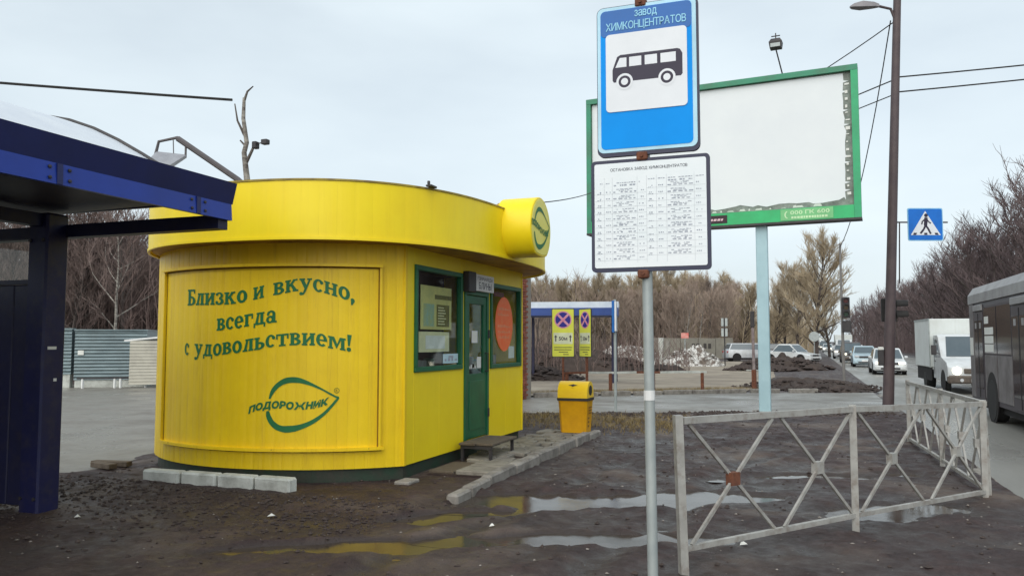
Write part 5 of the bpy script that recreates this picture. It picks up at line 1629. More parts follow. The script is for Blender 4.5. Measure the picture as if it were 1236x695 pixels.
heap('snow_pile', 'larger dirty white snow heap behind the low barrier', 'snow pile', -12.2, 57.5, 2.7, 1.6, 1.35, M_snow, 0.45, 3.7, rot=0.3, group='dirty snow heaps', fs=3.4, nr=40, na=90)
heap('snow_pile', 'smaller dirty white snow heap nearer the parked silver car', 'snow pile', -7.6, 56.0, 2.2, 1.5, 1.15, M_snow, 0.4, 5.9, rot=0.3, group='dirty snow heaps', fs=3.4, nr=40, na=90)
M_wall = mat('concrete_wall_grey', (0.24, 0.23, 0.19), (0.19, 0.18, 0.155), 0.6, 0.9, dirt=0.3)
cw = Thing('concrete_wall', 'long low grey concrete wall behind the snow heaps', 'wall', (-13, 84, 0))
wa, wb = Vector((-15.2, 79.6, 0)), Vector((-7.0, 82.6, 0))
for k in range(5):
    a, b = wa + (wb - wa) * (k / 5), wa + (wb - wa) * ((k + 1) / 5 - 0.006)
    cw.part('slab', MB().bar(a + Vector((0, 0, 1.0)), b + Vector((0, 0, 1.0 - 0.03 * (k % 2))), 0.2, 2.1), M_wall)
dv = (wb - wa).normalized()
nv = Vector((dv.y, -dv.x, 0))
mb = MB()
for a in (4.6, 5.05, 5.75, 6.2):
    p = wa + dv * a + nv * 0.108
    mb.bar(p + Vector((0, 0, 1.25)), p + dv * 0.30 + Vector((0, 0, 1.25)), 0.006, 0.5)
cw.part('painted_letters', mb, mat('faded_black', (0.06, 0.055, 0.05), None, 3, 0.9))
gp = Thing('gate_post', 'stout pale concrete post between the two snow heaps', 'post', (-9.6, 57.0, 0))
gp.part('post', MB().bbox(-9.95, -9.6, 56.9, 57.2, -0.1, 1.95, 0.03), M_whitewash)
gp.part('side_post', MB().bbox(-9.45, -9.2, 57.0, 57.25, -0.1, 1.75, 0.03), M_concrete)
rs_ = Thing('red_sign', 'small red and white sign on a pole before the woods', 'sign', (-10.8, 76.0, 0))
rs_.part('plate', MB().box(-11.15, -10.45, 75.95, 75.99, 2.0, 2.5, R(18), (-10.8, 76)), mat('faded_red', (0.62, 0.16, 0.14), (0.7, 0.35, 0.3), 3, 0.6))
rs_.part('post', MB().tube([(-10.8, 76.05, 0), (-10.8, 76.05, 2.4)], 0.05, 6), M_steel)
ds = Thing('lattice_post', 'thin dark post with paired pale plates left of the silver car', 'post', (-5.4, 57.0, 0))
ds.part('post', MB().tube([(-5.4, 57, 0), (-5.4, 57, 3.3)], 0.045, 6), M_dark)
for zz in (2.05, 2.75):
    for s in (-1, 1):
        ds.part('plate', MB().box(-5.4 + s * 0.13 - 0.08, -5.4 + s * 0.13 + 0.08, 56.93, 56.96, zz, zz + 0.55), M_steel)
rd = Thing('round_sign', 'round grey sign back beside the road near the pale trees', 'sign', (0.6, 78.0, 0))
rd.part('disc', MB().lathe([(0.45, 0), (0.45, 0.03)], (0.5, 77.9, 2.15), 'Y', 20), M_steel)
rd.part('post', MB().tube([(0.5, 78.0, -0.1), (0.5, 78.0, 2.6)], 0.04, 6), M_steel)

# ------------------------------------------------------------------ vehicles (local: front towards -Y)
M_vglass = mat('vehicle_glass', (0.06, 0.085, 0.10), (0.075, 0.10, 0.115), 2, 0.06, spec=0.9)
M_head = emit_mat('headlamp_lit', (1.0, 0.93, 0.72), 1.6)
M_headoff = mat('headlamp_clear', (0.55, 0.57, 0.58), None, 4, 0.15, spec=0.8)
M_chrome = mat('wheel_grey', (0.22, 0.22, 0.23), (0.13, 0.12, 0.12), 8, 0.45, metal=0.4)
M_under = mat('underbody', (0.022, 0.02, 0.02), None, 4, 0.9)
M_bumper = mat('bumper_muddy', (0.13, 0.105, 0.085), (0.08, 0.065, 0.055), 6, 0.8)
def wheel(t, x, y, r, w_=0.2):
    tyre = t.part('wheel', MB().lathe([(r * 0.62, -w_ / 2), (r * 0.94, -w_ / 2), (r, -w_ / 2 + 0.03), (r, w_ / 2 - 0.03), (r * 0.94, w_ / 2), (r * 0.62, w_ / 2)], (x, y, r), 'X', 20), M_black, smooth=True)
    t.part('rim', MB().lathe([(r * 0.60, -w_ / 2 + 0.02), (r * 0.60, w_ / 2 - 0.02)], (x, y, r), 'X', 14), M_chrome, tyre)
def body_loft(prof, hw, inset=0.07, edge_=0.10):
    """side profile (y,z) swept across the width with rounded shoulders"""
    cy = sum(p[0] for p in prof) / len(prof)
    cz = sum(p[1] for p in prof) / len(prof)
    rings = []
    for x, s in ((-hw, 1), (-hw + edge_ * 0.3, 0.45), (-hw + edge_, 0), (hw - edge_, 0), (hw - edge_ * 0.3, 0.45), (hw, 1)):
        rings.append([(x, y - math.copysign(min(inset * s, abs(y - cy)), y - cy), z - math.copysign(min(inset * 0.6 * s, abs(z - cz)), z - cz)) for y, z in prof])
    return MB().loft(rings)
def frustum(y0, y1, hw0, z0, Y0, Y1, hw1, z1):
    return [(-hw0, y0, z0), (hw0, y0, z0), (hw0, y1, z0), (-hw0, y1, z0)], [(-hw1, Y0, z1), (hw1, Y0, z1), (hw1, Y1, z1), (-hw1, Y1, z1)]
def inset_quad(a, b, c, d, m, lift):
    a, b, c, d = map(Vector, (a, b, c, d))
    n = (b - a).cross(d - a).normalized()
    cc = (a + b + c + d) / 4
    q = []
    for p in (a, b, c, d):
        v = cc - p
        q.append(p + v.normalized() * m * 1.35)
    return [tuple(p + n * lift) for p in q], [tuple(p - n * 0.01) for p in q]
def car(name, label, loc, rotz, L, W, H, paint, style='sedan', lit=True, detail=True, group='cars on the road'):
    t = Thing(name, label, 'car', loc, group, rotz, True)
    h2, l2 = W / 2, L / 2
    bz = 0.88 if style == 'sedan' else 1.0
    hood = {'sedan': 1.15, 'hatch': 1.0, 'suv': 1.1}[style]
    tail = {'sedan': 0.85, 'hatch': 0.12, 'suv': 0.10}[style]
    prof = [(-l2 + 0.03, 0.24), (-l2, 0.42), (-l2 + 0.02, 0.60), (-l2 + 0.12, bz - 0.20), (-l2 + hood, bz), (0.0, bz + 0.03), (l2 - tail, bz + 0.05), (l2 - 0.08, bz - 0.02 if style == 'sedan' else bz), (l2, bz - 0.3), (l2 - 0.02, 0.28)]
    t.part('body', body_loft(prof, h2), paint, smooth=True)
    g0, g1 = frustum(-l2 + hood - 0.05, l2 - tail + 0.02, h2 - 0.05, bz - 0.02, -l2 + hood + 0.70, l2 - tail - (0.55 if style == 'sedan' else 0.28), h2 - 0.24, H)
    mid = [((a[0] * 0.12 + b[0] * 0.88) * 1.05, a[1] * 0.12 + b[1] * 0.88, a[2] * 0.10 + b[2] * 0.90) for a, b in zip(g0, g1)]
    cab = t.part('cabin', MB().loft([g0, mid, g1]), paint, smooth=True)
    for nm, (i, j) in (('windscreen', (0, 1)), ('side_window', (1, 2)), ('rear_window', (2, 3)), ('side_window', (3, 0))):
        qa, qb = inset_quad(g0[i], g0[j], mid[j], mid[i], 0.06, 0.012)
        t.part(nm, MB().loft([qb, qa]), M_vglass, cab)
    for s in (-1, 1):
        t.part('headlight', MB().bbox(s * (h2 - 0.28) - 0.17, s * (h2 - 0.28) + 0.17, -l2 - 0.006, -l2 + 0.22, bz - 0.30, bz - 0.16, 0.03), M_head if lit else M_headoff)
        t.part('tail_light', MB().bbox(s * (h2 - 0.2) - 0.14, s * (h2 - 0.2) + 0.14, l2 - 0.12, l2 + 0.005, bz - 0.28, bz - 0.12, 0.02), mat('tail_red', (0.35, 0.02, 0.02), None, 4, 0.3))
        t.part('mirror', MB().bbox(s * (h2 + 0.08) - 0.09, s * (h2 + 0.08) + 0.09, -l2 + hood + 0.15, -l2 + hood + 0.27, bz + 0.02, bz + 0.15, 0.03), paint)
        for yy in (-l2 + 0.82, l2 - 0.78):
            wheel(t, s * (h2 - 0.11), yy, 0.32 if style != 'suv' else 0.37)
            t.part('wheel_arch', MB().lathe([(0.39 if style != 'suv' else 0.44, -0.012), (0.39 if style != 'suv' else 0.44, 0.012)], (s * (h2 - 0.005), yy, 0.33), 'X', 18), M_under)
    t.part('grille', MB().bbox(-0.42, 0.42, -l2 - 0.008, -l2 + 0.1, bz - 0.33, bz - 0.2, 0.01), M_dark)
    t.part('bumper', MB().bbox(-h2 + 0.06, h2 - 0.06, -l2 - 0.045, -l2 + 0.25, 0.28, 0.50, 0.04), paint if style != 'suv' else M_bumper)
    t.part('air_intake', MB().bbox(-0.5, 0.5, -l2 - 0.052, -l2, 0.30, 0.40, 0.01), M_dark)
    t.part('number_plate', MB().box(-0.26, 0.26, -l2 - 0.056, -l2 - 0.046, 0.41, 0.52), M_white)
    t.part('underside', MB().box(-h2 + 0.1, h2 - 0.1, -l2 + 0.15, l2 - 0.15, 0.16, 0.30), M_under)
    return t
P_white = mat('car_white', (0.62, 0.65, 0.66), (0.56, 0.58, 0.58), 2, 0.25, spec=0.6, coat=0.4, dirt=0.25, dirt_col=(0.3, 0.28, 0.25))
P_silver = mat('car_silver', (0.48, 0.50, 0.52), (0.42, 0.44, 0.45), 2, 0.3, metal=0.3, coat=0.4, dirt=0.25, dirt_col=(0.25, 0.23, 0.2))
P_blue = mat('car_pale_blue', (0.40, 0.52, 0.58), (0.36, 0.47, 0.52), 2, 0.28, coat=0.4, dirt=0.2, dirt_col=(0.25, 0.23, 0.2))
P_dark = mat('car_dark', (0.06, 0.065, 0.075), (0.09, 0.085, 0.085), 2, 0.3, coat=0.4, dirt=0.3, dirt_col=(0.12, 0.10, 0.09))
RZ = -0.15
car('car', 'white sedan nearest on the road, half behind the lamp pole', (4.25, 51.6, RZ), 0.0, 4.4, 1.72, 1.46, P_white, 'sedan')
car('car', 'small pale hatchback following just behind the white sedan', (3.85, 65.4, RZ), 0.0, 3.9, 1.68, 1.52, P_blue, 'hatch', lit=False)
car('car', 'dark off-roader third in the line of oncoming cars', (3.55, 77.5, RZ), 0.0, 4.5, 1.82, 1.80, P_dark, 'suv')
car('car', 'white estate fourth in the line of oncoming cars', (4.4, 88, RZ), 0.0, 4.3, 1.72, 1.5, P_white, 'hatch')
car('car', 'dark red car in the far queue behind the white estate', (4.9, 104, RZ), 0.0, 4.2, 1.7, 1.48, mat('car_red', (0.16, 0.03, 0.03), None, 2, 0.3, coat=0.4), 'sedan')
car('car', 'silver sedan deep in the far queue of cars', (4.6, 132, RZ), 0.0, 4.3, 1.72, 1.46, P_silver, 'sedan')
car('car', 'grey hatchback half hidden by the far traffic light pole', (3.4, 96, RZ), 0.0, 4.0, 1.7, 1.5, P_silver, 'hatch')
car('car', 'small white car far up the road behind the dark off-roader', (3.1, 150, RZ), 0.0, 4.2, 1.7, 1.45, P_white, 'sedan')
car('car', 'dark car farthest but one up the road', (2.9, 172, RZ), 0.0, 4.5, 1.8, 1.8, P_dark, 'suv')
car('car', 'pale car farthest up the road near the vanishing point', (3.0, 205, RZ), 0.0, 4.4, 1.75, 1.5, P_white, 'hatch')
car('car', 'dark car in the far lane beside the truck', (8.9, 66, RZ), math.pi, 4.4, 1.75, 1.5, P_dark, 'sedan', lit=False)
car('parked_car', 'silver estate car parked beyond the driveway by the snow heaps', (-4.7, 73.0, 0), R(112), 4.6, 1.75, 1.55, P_silver, 'hatch', lit=False, group='parked cars')
car('parked_car', 'pale car parked among dirt heaps behind the billboard pole', (-1.3, 68.0, 0), R(60), 4.2, 1.7, 1.5, P_white, 'sedan', lit=False, group='parked cars')
car('parked_car', 'dark car parked just right of the silver estate', (-2.6, 80.0, 0), R(100), 4.2, 1.7, 1.5, P_dark, 'hatch', lit=False, group='parked cars')

def box_truck(name, label, loc, k=1.0, rotz=0.0, group=None):
    t = Thing(name, label, 'truck', loc, group, rotz, True)
    hw = 1.0
    prof = [(-1.0, 0.42), (-1.04, 0.60), (-1.0, 0.92), (-0.86, 1.05), (-0.10, 1.22), (0.05, 1.28), (0.66, 2.04), (0.82, 2.12), (1.55, 2.12), (1.6, 2.05), (1.6, 0.45)]
    cab = t.part('cab', body_loft(prof, hw - 0.04, 0.06, 0.14), P_white, smooth=True)
    qa, qb = inset_quad((-0.84, 0.05, 1.29), (0.84, 0.05, 1.29), (0.74, 0.66, 2.05), (-0.74, 0.66, 2.05), 0.04, 0.012)
    t.part('windscreen', MB().loft([qb, qa]), M_vglass, cab)
    for s in (-1, 1):
        x = s * (hw - 0.04 + 0.004)
        t.part('side_window', MB().loft([[(x, 0.30, 1.26), (x, 1.30, 1.26), (x, 1.30, 1.92), (x, 0.82, 1.92)], [(x + s * 0.006, 0.30, 1.26), (x + s * 0.006, 1.30, 1.26), (x + s * 0.006, 1.30, 1.92), (x + s * 0.006, 0.82, 1.92)]]), M_vglass, cab)
        t.part('door_seam', MB().box(x - 0.002, x + s * 0.008, 1.34, 1.36, 0.62, 2.0), M_dark, cab)
        t.part('door_handle', MB().box(x - 0.002, x + s * 0.02, 1.12, 1.26, 1.10, 1.14), M_dark, cab)
        t.part('headlight', MB().lathe([(0.15, -1.03), (0.12, -1.055)], (s * 0.68, 0, 0.82), 'Y', 16), M_head)
        m_ = t.part('mirror', MB().bbox(s * 1.17 - 0.09, s * 1.17 + 0.09, 0.20, 0.27, 1.36, 1.72, 0.02), M_dark)
        t.part('mirror_arm', MB().tube([(s * 0.94, 0.28, 1.4), (s * 1.15, 0.25, 1.45)], 0.015, 5), M_dark, m_)
        wheel(t, s * 0.86, -0.15, 0.34, 0.2)
        wheel(t, s * 0.84, 3.1, 0.34, 0.34)
        t.part('wheel_arch', MB().lathe([(0.42, -0.01), (0.42, 0.01)], (s * 0.958, -0.15, 0.42), 'X', 16), M_under)
    t.part('grille', MB().bbox(-0.46, 0.46, -1.06, -0.95, 0.72, 0.90, 0.02), M_bumper)
    bm_ = t.part('bumper', MB().bbox(-0.97, 0.97, -1.10, -0.80, 0.38, 0.66, 0.05), M_bumper)
    for s in (-1, 1):
        t.part('fog_lamp', MB().lathe([(0.06, -1.105), (0.06, -1.12)], (s * 0.55, 0, 0.50), 'Y', 10), M_headoff, bm_)
    t.part('number_plate', MB().box(-0.26, 0.26, -1.115, -1.103, 0.44, 0.55), M_paper, bm_)
    M_box = mat('truck_box_white', (0.66, 0.70, 0.68), (0.60, 0.63, 0.61), 1.5, 0.5, streak=0.25, streak_col=(0.35, 0.33, 0.28), dirt=0.15, dirt_col=(0.35, 0.32, 0.27))
    bxp = t.part('cargo_box', MB().bbox(-1.06, 1.06, 1.68, 4.9, 0.86, 2.72, 0.03), M_box)
    t.part('box_edge', MB().box(-1.075, -1.05, 1.66, 4.92, 2.66, 2.735).box(1.05, 1.075, 1.66, 4.92, 2.66, 2.735).box(-1.075, -1.05, 1.66, 1.70, 0.85, 2.66).box(1.05, 1.075, 1.66, 1.70, 0.85, 2.66), M_steel, bxp)
    for s in (-1, 1):
        t.part('tarpaulin_skirt', MB().box(s * 0.985 - 0.015, s * 0.985 + 0.015, 1.75, 4.8, 0.35, 0.85), M_under)
    t.part('chassis', MB().box(-0.45, 0.45, -0.8, 4.85, 0.42, 0.70), M_under)
    return t
box_truck('box_truck', 'white box truck with lit headlamps behind the bus', (5.5, 33.0, RZ), rotz=R(2.5))
box_truck('box_truck', 'small white box truck far off between the oncoming cars', (4.3, 112.0, RZ))
box_truck('box_truck', 'pale truck farthest up the road', (3.3, 188.0, RZ))

# city bus at the right edge, its nose towards the camera
BX0, BX1, BY0, BY1 = 3.98, 6.48, 12.4, 23.9
bus = Thing('bus', 'dark grimy city bus cut off by the right edge', 'bus', (5.2, 18.2, RZ))
M_bus = mat('bus_paint_grimy', (0.070, 0.058, 0.068), (0.048, 0.040, 0.046), 2, 0.5, streak=0.35, streak_col=(0.05, 0.04, 0.04), dirt=0.4, dirt_col=(0.07, 0.055, 0.05))
M_busw = mat('bus_roof_grey', (0.32, 0.32, 0.32), (0.25, 0.245, 0.25), 2, 0.5, dirt=0.3, dirt_col=(0.16, 0.14, 0.13))
M_busg = mat('bus_glass', (0.022, 0.020, 0.026), (0.03, 0.026, 0.032), 2, 0.08, spec=0.7)
M_busp = mat('bus_lower_grey', (0.20, 0.185, 0.185), (0.14, 0.128, 0.13), 2, 0.6, streak=0.3, streak_col=(0.08, 0.065, 0.06), dirt=0.5, dirt_col=(0.09, 0.07, 0.06))
sec = [(BX0, 0.25), (BX0, 2.55), (BX0 + 0.02, 2.72), (BX1 - 0.02, 2.72), (BX1, 2.55), (BX1, 0.25)]
bus.part('body', MB().loft([[(x, y, z) for x, z in sec] for y in (BY0, BY0 + 0.02, BY1 - 0.02, BY1)]), M_bus)
rf = [(BX0 - 0.03, 2.66), (BX0 - 0.03, 2.88), (BX0 + 0.10, 3.08), (BX0 + 0.35, 3.15), (BX1 - 0.35, 3.15), (BX1 - 0.10, 3.08), (BX1 + 0.03, 2.88), (BX1 + 0.03, 2.66)]
bus.part('roof', MB().loft([[(x, y, z) for x, z in rf] for y in (BY0 - 0.02, BY1 + 0.03)]), M_busw)
def bpan(name, y0, y1, z0, z1, m, d0=0.004, d1=0.02, parent=None):
    return bus.part(name, MB().bbox(BX0 - d1, BX0 - d0 + 0.002, y0, y1, z0, z1, 0.006), m, parent)
bpan('rear_pillar', 23.32, 23.86, 0.30, 2.64, M_busp)
def bdoor(y0, y1):
    d = bpan('door', y0, y1, 0.30, 2.42, M_bus, 0.003, 0.022)
    m = (y0 + y1) / 2
    for a, b in ((y0 + 0.06, m - 0.05), (m + 0.05, y1 - 0.06)):
        bus.part('door_pane', MB().bbox(BX0 - 0.030, BX0 - 0.021, a, b, 0.55, 2.22, 0.005), M_busg, d)
        bus.part('door_sticker', MB().box(BX0 - 0.034, BX0 - 0.031, (a + b) / 2 - 0.10, (a + b) / 2 + 0.10, 2.02, 2.16), MATS['bus_roof_grey'], d)
    bus.part('door_seal', MB().box(BX0 - 0.032, BX0 - 0.021, m - 0.025, m + 0.025, 0.34, 2.38), M_black, d)
    bus.part('door_header', MB().bbox(BX0 - 0.05, BX0 - 0.003, y0 + 0.05, y1 - 0.05, 2.45, 2.60, 0.01), M_busw)
bdoor(22.15, 23.25)
bdoor(17.9, 19.25)
bdoor(12.9, 14.1)
for a, b in ((20.75, 22.08), (19.33, 20.68), (16.3, 17.8), (14.2, 16.2)):
    bpan('side_window', a, b, 1.42, 2.50, M_busg, 0.003, 0.014)
    bpan('lower_panel', a, b, 0.36, 1.38, M_busp, 0.003, 0.018)
for k, zz in enumerate((2.12, 1.86, 1.66, 1.46)):
    bus.part('route_card', MB().box(BX0 - 0.020, BX0 - 0.016, 21.55 - 0.5 * (k > 0), 22.0, zz, zz + 0.17), M_paper)
bus.part('route_card', MB().box(BX0 - 0.028, BX0 - 0.022, 23.40, 23.80, 1.35, 1.8), M_paper)
for yy in (21.35, 15.2):
    wh = bus.part('wheel', MB().lathe([(0.3, -0.14), (0.46, -0.14), (0.49, -0.1), (0.49, 0.1), (0.46, 0.14)], (BX0 + 0.11, yy, 0.345), 'X', 22), M_black, smooth=True)
    bus.part('rim', MB().lathe([(0.29, -0.12), (0.27, 0.0)], (BX0 + 0.11, yy, 0.345), 'X', 14), M_chrome, wh)
    bus.part('wheel_arch', MB().lathe([(0.60, -0.021), (0.60, 0.0)], (BX0, yy, 0.40), 'X', 22), M_under)
    wh2 = bus.part('wheel', MB().lathe([(0.3, -0.14), (0.49, -0.14), (0.49, 0.14)], (BX1 - 0.15, yy, 0.345), 'X', 18), M_black, smooth=True)
for s in (BX0 + 0.15, BX1 - 0.35):
    bus.part('tail_light', MB().bbox(s, s + 0.2, BY1 - 0.01, BY1 + 0.02, 0.9, 1.3, 0.01), MATS['tail_red'])
bus.part('rear_window', MB().bbox(BX0 + 0.25, BX1 - 0.25, BY1 - 0.01, BY1 + 0.015, 1.5, 2.4, 0.01), M_busg)
bus.part('windscreen', MB().bbox(BX0 + 0.12, BX1 - 0.12, BY0 - 0.02, BY0 + 0.01, 1.1, 2.5, 0.01), M_busg)
bus.part('skirt', MB().box(BX0 + 0.1, BX1 - 0.1, BY0 + 0.2, BY1 - 0.2, 0.08, 0.26), M_under)

# ------------------------------------------------------------------ trees
M_tw_brown = mat('twigs_brown', (0.25, 0.19, 0.155), (0.35, 0.28, 0.225), 0.25, 0.9, rnd=0.2)
M_tw_left = mat('twigs_umber', (0.14, 0.098, 0.09), (0.20, 0.148, 0.13), 0.25, 0.9, rnd=0.2)
M_tw_pale = mat('twigs_pale', (0.33, 0.265, 0.18), (0.42, 0.345, 0.24), 0.3, 0.9, rnd=0.12)
M_tw_dark = mat('twigs_dark', (0.115, 0.085, 0.088), (0.165, 0.125, 0.122), 0.25, 0.9, rnd=0.2)
M_trunk = mat('trunk_brown', (0.10, 0.082, 0.074), (0.06, 0.048, 0.044), 3, 0.95, rnd=0.2)
M_trunk2 = mat('trunk_grey', (0.30, 0.26, 0.22), (0.17, 0.14, 0.12), 3, 0.95, rnd=0.35)
def stick(mb, pts, r0, r1, n=3):
    m = len(pts) - 1
    mb.tube(pts, [r0 + (r1 - r0) * k / m for k in range(m + 1)], n, caps=False)
def gen_tree(seed, H, spread, nl, nb, nt, up=0.5, trunk_r=0.13, bole=0.22, tw=0.011, lean=0.05):
    rg = random.Random(seed)
    tr, cr = MB(), MB()
    tp = [Vector((0, 0, -0.1))]
    d = Vector((rg.uniform(-lean, lean), rg.uniform(-lean, lean), 1))
    N = 9
    for k in range(N):
        d = (d + Vector((rg.uniform(-0.10, 0.10), rg.uniform(-0.10, 0.10), 0.1))).normalized()
        tp.append(tp[-1] + d * H * 0.80 / N)
    stick(tr, tp, trunk_r, trunk_r * 0.16, 6)
    def on(f):
        x = f * N
        i = min(N - 1, int(x))
        return tp[i] + (tp[i + 1] - tp[i]) * (x - i)
    for i in range(nl):
        f = bole + (0.99 - bole) * ((i + rg.random()) / nl) ** 0.85
        p = on(f)
        az = i * 2.4 + rg.uniform(-0.5, 0.5)
        L = spread * (0.62 + 0.5 * math.sin(math.pi * min(1.0, (f - bole) / (1 - bole) * 0.9 + 0.12))) * rg.uniform(0.75, 1.3)
        el = up + rg.uniform(-0.2, 0.3) + 0.3 * f
        d = Vector((math.cos(az) * math.cos(el), math.sin(az) * math.cos(el), math.sin(el)))
        lp = [p]
        for k in range(4):
            d = (d + Vector((rg.uniform(-0.22, 0.22), rg.uniform(-0.22, 0.22), rg.uniform(-0.08, 0.2)))).normalized()
            lp.append(lp[-1] + d * L / 4)
        r = trunk_r * (0.42 - 0.26 * f)
        stick(tr, lp, r, r * 0.25, 4)
        for j in range(nb):
            g = 0.2 + 0.8 * (j + rg.random()) / nb
            ix = min(3, int(g * 4))
            q = lp[ix] + (lp[ix + 1] - lp[ix]) * (g * 4 - ix)
            e = (d + Vector((rg.uniform(-0.9, 0.9), rg.uniform(-0.9, 0.9), rg.uniform(-0.2, 0.9)))).normalized()
            bl = L * rg.uniform(0.25, 0.5) * (1.15 - 0.5 * g)
            bp_ = [q]
            for k in range(2):
                e = (e + Vector((rg.uniform(-0.25, 0.25), rg.uniform(-0.25, 0.25), rg.uniform(-0.05, 0.2)))).normalized()
                bp_.append(bp_[-1] + e * bl / 2)
            stick(cr, bp_, tw * 1.7, tw, 3)
            for m in range(nt):
                g2 = 0.15 + 0.85 * (m + rg.random()) / nt
                q2 = bp_[0] + (bp_[1] - bp_[0]) * (g2 * 2) if g2 < 0.5 else bp_[1] + (bp_[2] - bp_[1]) * (g2 * 2 - 1)
                e2 = (e + Vector((rg.uniform(-0.9, 0.9), rg.uniform(-0.9, 0.9), rg.uniform(-0.3, 0.8)))).normalized()
                tl = rg.uniform(0.3, 0.75) * (0.6 + 0.08 * H) * 0.75
                a_ = q2 + e2 * tl * 0.5
                b_ = a_ + (e2 + Vector((rg.uniform(-0.3, 0.3), rg.uniform(-0.3, 0.3), 0.25))).normalized() * tl * 0.5
                stick(cr, [q2, a_, b_], tw, tw * 0.5, 3)
    return tr, cr
TP = {}
def proto(key, m_tr, m_cr, *a, **k):
    tr, cr = gen_tree(*a, **k)
    TP[key] = (tr.mesh('trunk', m_tr, smooth=True), cr.mesh('crown', m_cr))
for s in range(4):
    proto('b%d' % s, M_trunk2, M_tw_brown, 100 + s, 9.5, 2.3, 22, 7, 7, up=0.70, tw=0.012, bole=0.18)
    proto('d%d' % s, M_trunk, M_tw_dark, 200 + s, 12.0, 3.4, 22, 7, 7, up=0.50, trunk_r=0.19, tw=0.015, bole=0.2)
for s in range(3):
    proto('l%d' % s, M_trunk, M_tw_left, 150 + s, 9.5, 2.4, 22, 7, 7, up=0.65, tw=0.012, bole=0.18)
    proto('p%d' % s, M_trunk, M_tw_pale, 300 + s, 11.5, 2.7, 36, 10, 11, up=0.66, trunk_r=0.20, tw=0.015, bole=0.10)
for s in range(2):
    proto('s%d' % s, M_trunk, M_tw_brown, 400 + s, 5.0, 0.9, 9, 3, 3, up=0.9, trunk_r=0.045, tw=0.007)
proto('w0', M_birch, M_tw_brown, 501, 10.5, 1.5, 13, 5, 5, up=0.8, trunk_r=0.12, tw=0.013, bole=0.35)
proto('w1', M_birch, M_tw_left, 502, 7.5, 1.8, 11, 5, 4, up=0.5, trunk_r=0.09, tw=0.010, bole=0.3)
rt2 = random.Random(77)
def tree(key, x, y, sc_, label, group, name='bare_tree', lean=0.0):
    tm, cm = TP[key]
    o = link(name, None, None, (x, y, 0), rt2.uniform(0, 6.28))
    o.scale = (sc_, sc_, sc_ * rt2.uniform(0.93, 1.07))
    o.rotation_euler.x = rt2.uniform(-0.03, 0.03) + lean
    tag(o, label, 'tree', group)
    link('trunk', tm, o)
    link('crown', cm, o)
    return o
CF, CR_ = Vector((-math.sin(YAW), math.cos(YAW))), Vector((math.cos(YAW), math.sin(YAW)))
def ww(px_, depth):
    """place on the ground seen in column px_ at this depth along the view axis"""
    p = CF * depth + CR_ * ((px_ - 618) / 970 * depth)
    return p.x, p.y
# left wood behind the sheds
for k in range(70):
    x, y = ww(-60 + 300 * ((k * 0.618) % 1), rt2.uniform(38, 62))
    tree('l%d' % (k % 3) if k % 4 else 'd%d' % (k % 4), x, y, rt2.uniform(0.85, 1.10) * (0.9 + 0.004 * (math.hypot(x, y) - 45)) * (1.0 if k % 4 else 0.75), 'leafless tree in the brown wood behind the corrugated shed', 'trees of the left wood')
x, y = ww(141, 34)
tree('w1', x, y, 1.05, 'pale forked bare tree standing out above the corrugated shed', None, 'pale_tree')
# wood in the middle distance
for k in range(100):
    f = (k * 0.618) % 1
    px_ = 632 + 266 * f
    dpt = rt2.uniform(92, 125)
    x, y = ww(px_, dpt)
    s_ = (1.03 + 0.05 * math.sin(f * 9)) * (dpt / 105) * rt2.uniform(0.9, 1.08) * (0.90 if f > 0.94 else 0.86 if f < 0.28 else 1.0)
    tree(('b%d' % (k % 4)) if k % 5 else 'p%d' % (k % 2), x, y, s_, 'leafless tree in the wood beyond the snow heaps', 'trees of the middle wood')
for px_, dpt, sc_, lab in ((829, 88, 0.85, 'left white-barked birch before the middle wood'), (845, 90, 0.80, 'right white-barked birch leaning before the middle wood')):
    x, y = ww(px_, dpt)
    tree('w0', x, y, sc_, lab, 'birches before the middle wood', 'birch_tree', 0.05)
# thin saplings above the far shelter
for k, px_ in enumerate((648, 661, 670, 685, 700, 712, 735, 655)):
    x, y = ww(px_, 40 + 2 * (k % 4))
    tree('s%d' % (k % 2), x, y, rt2.uniform(0.85, 1.18), 'thin leafless sapling behind the distant bus shelter', 'saplings behind the distant shelter', 'sapling')
# pale tall trees by the road
for px_, dpt, key, sc_, lab in ((983, 74, 'p0', 1.16, 'tallest pale golden bare tree beside the road'), (962, 84, 'p1', 0.92, 'pale bare tree left of the tallest golden one'), (946, 90, 'p2', 0.92, 'leftmost pale bare tree of the roadside clump'), (1000, 92, 'p1', 0.95, 'slim pale bare tree nearest the road in the roadside clump'), (934, 86, 'p0', 0.72, 'smallest pale bare tree left in the roadside clump')):
    x, y = ww(px_, dpt)
    tree(key, x, y, sc_, lab, 'pale trees by the road', 'pale_tree')
# wood across the road
for k in range(100):
    y = 48 + 260 * ((k + rt2.random()) / 100) ** 1.4
    x = 13.6 + rt2.uniform(0, 10) * (1 if k % 3 else 0.3)
    tree('d%d' % (k % 4), x, y, rt2.uniform(0.84, 1.10), 'dark leafless tree in the wood across the road', 'trees across the road')
for x, y, key, s_, lab in ((15.6, 70.5, 'd1', 1.28, 'big dark bare tree rising above the bus roof'), (14.2, 88.0, 'd2', 1.05, 'spreading dark bare tree above the box truck'), (15.5, 64.0, 'd0', 1.30, 'dark bare tree at the right edge above the bus')):
    tree(key, x, y, s_, lab, None)

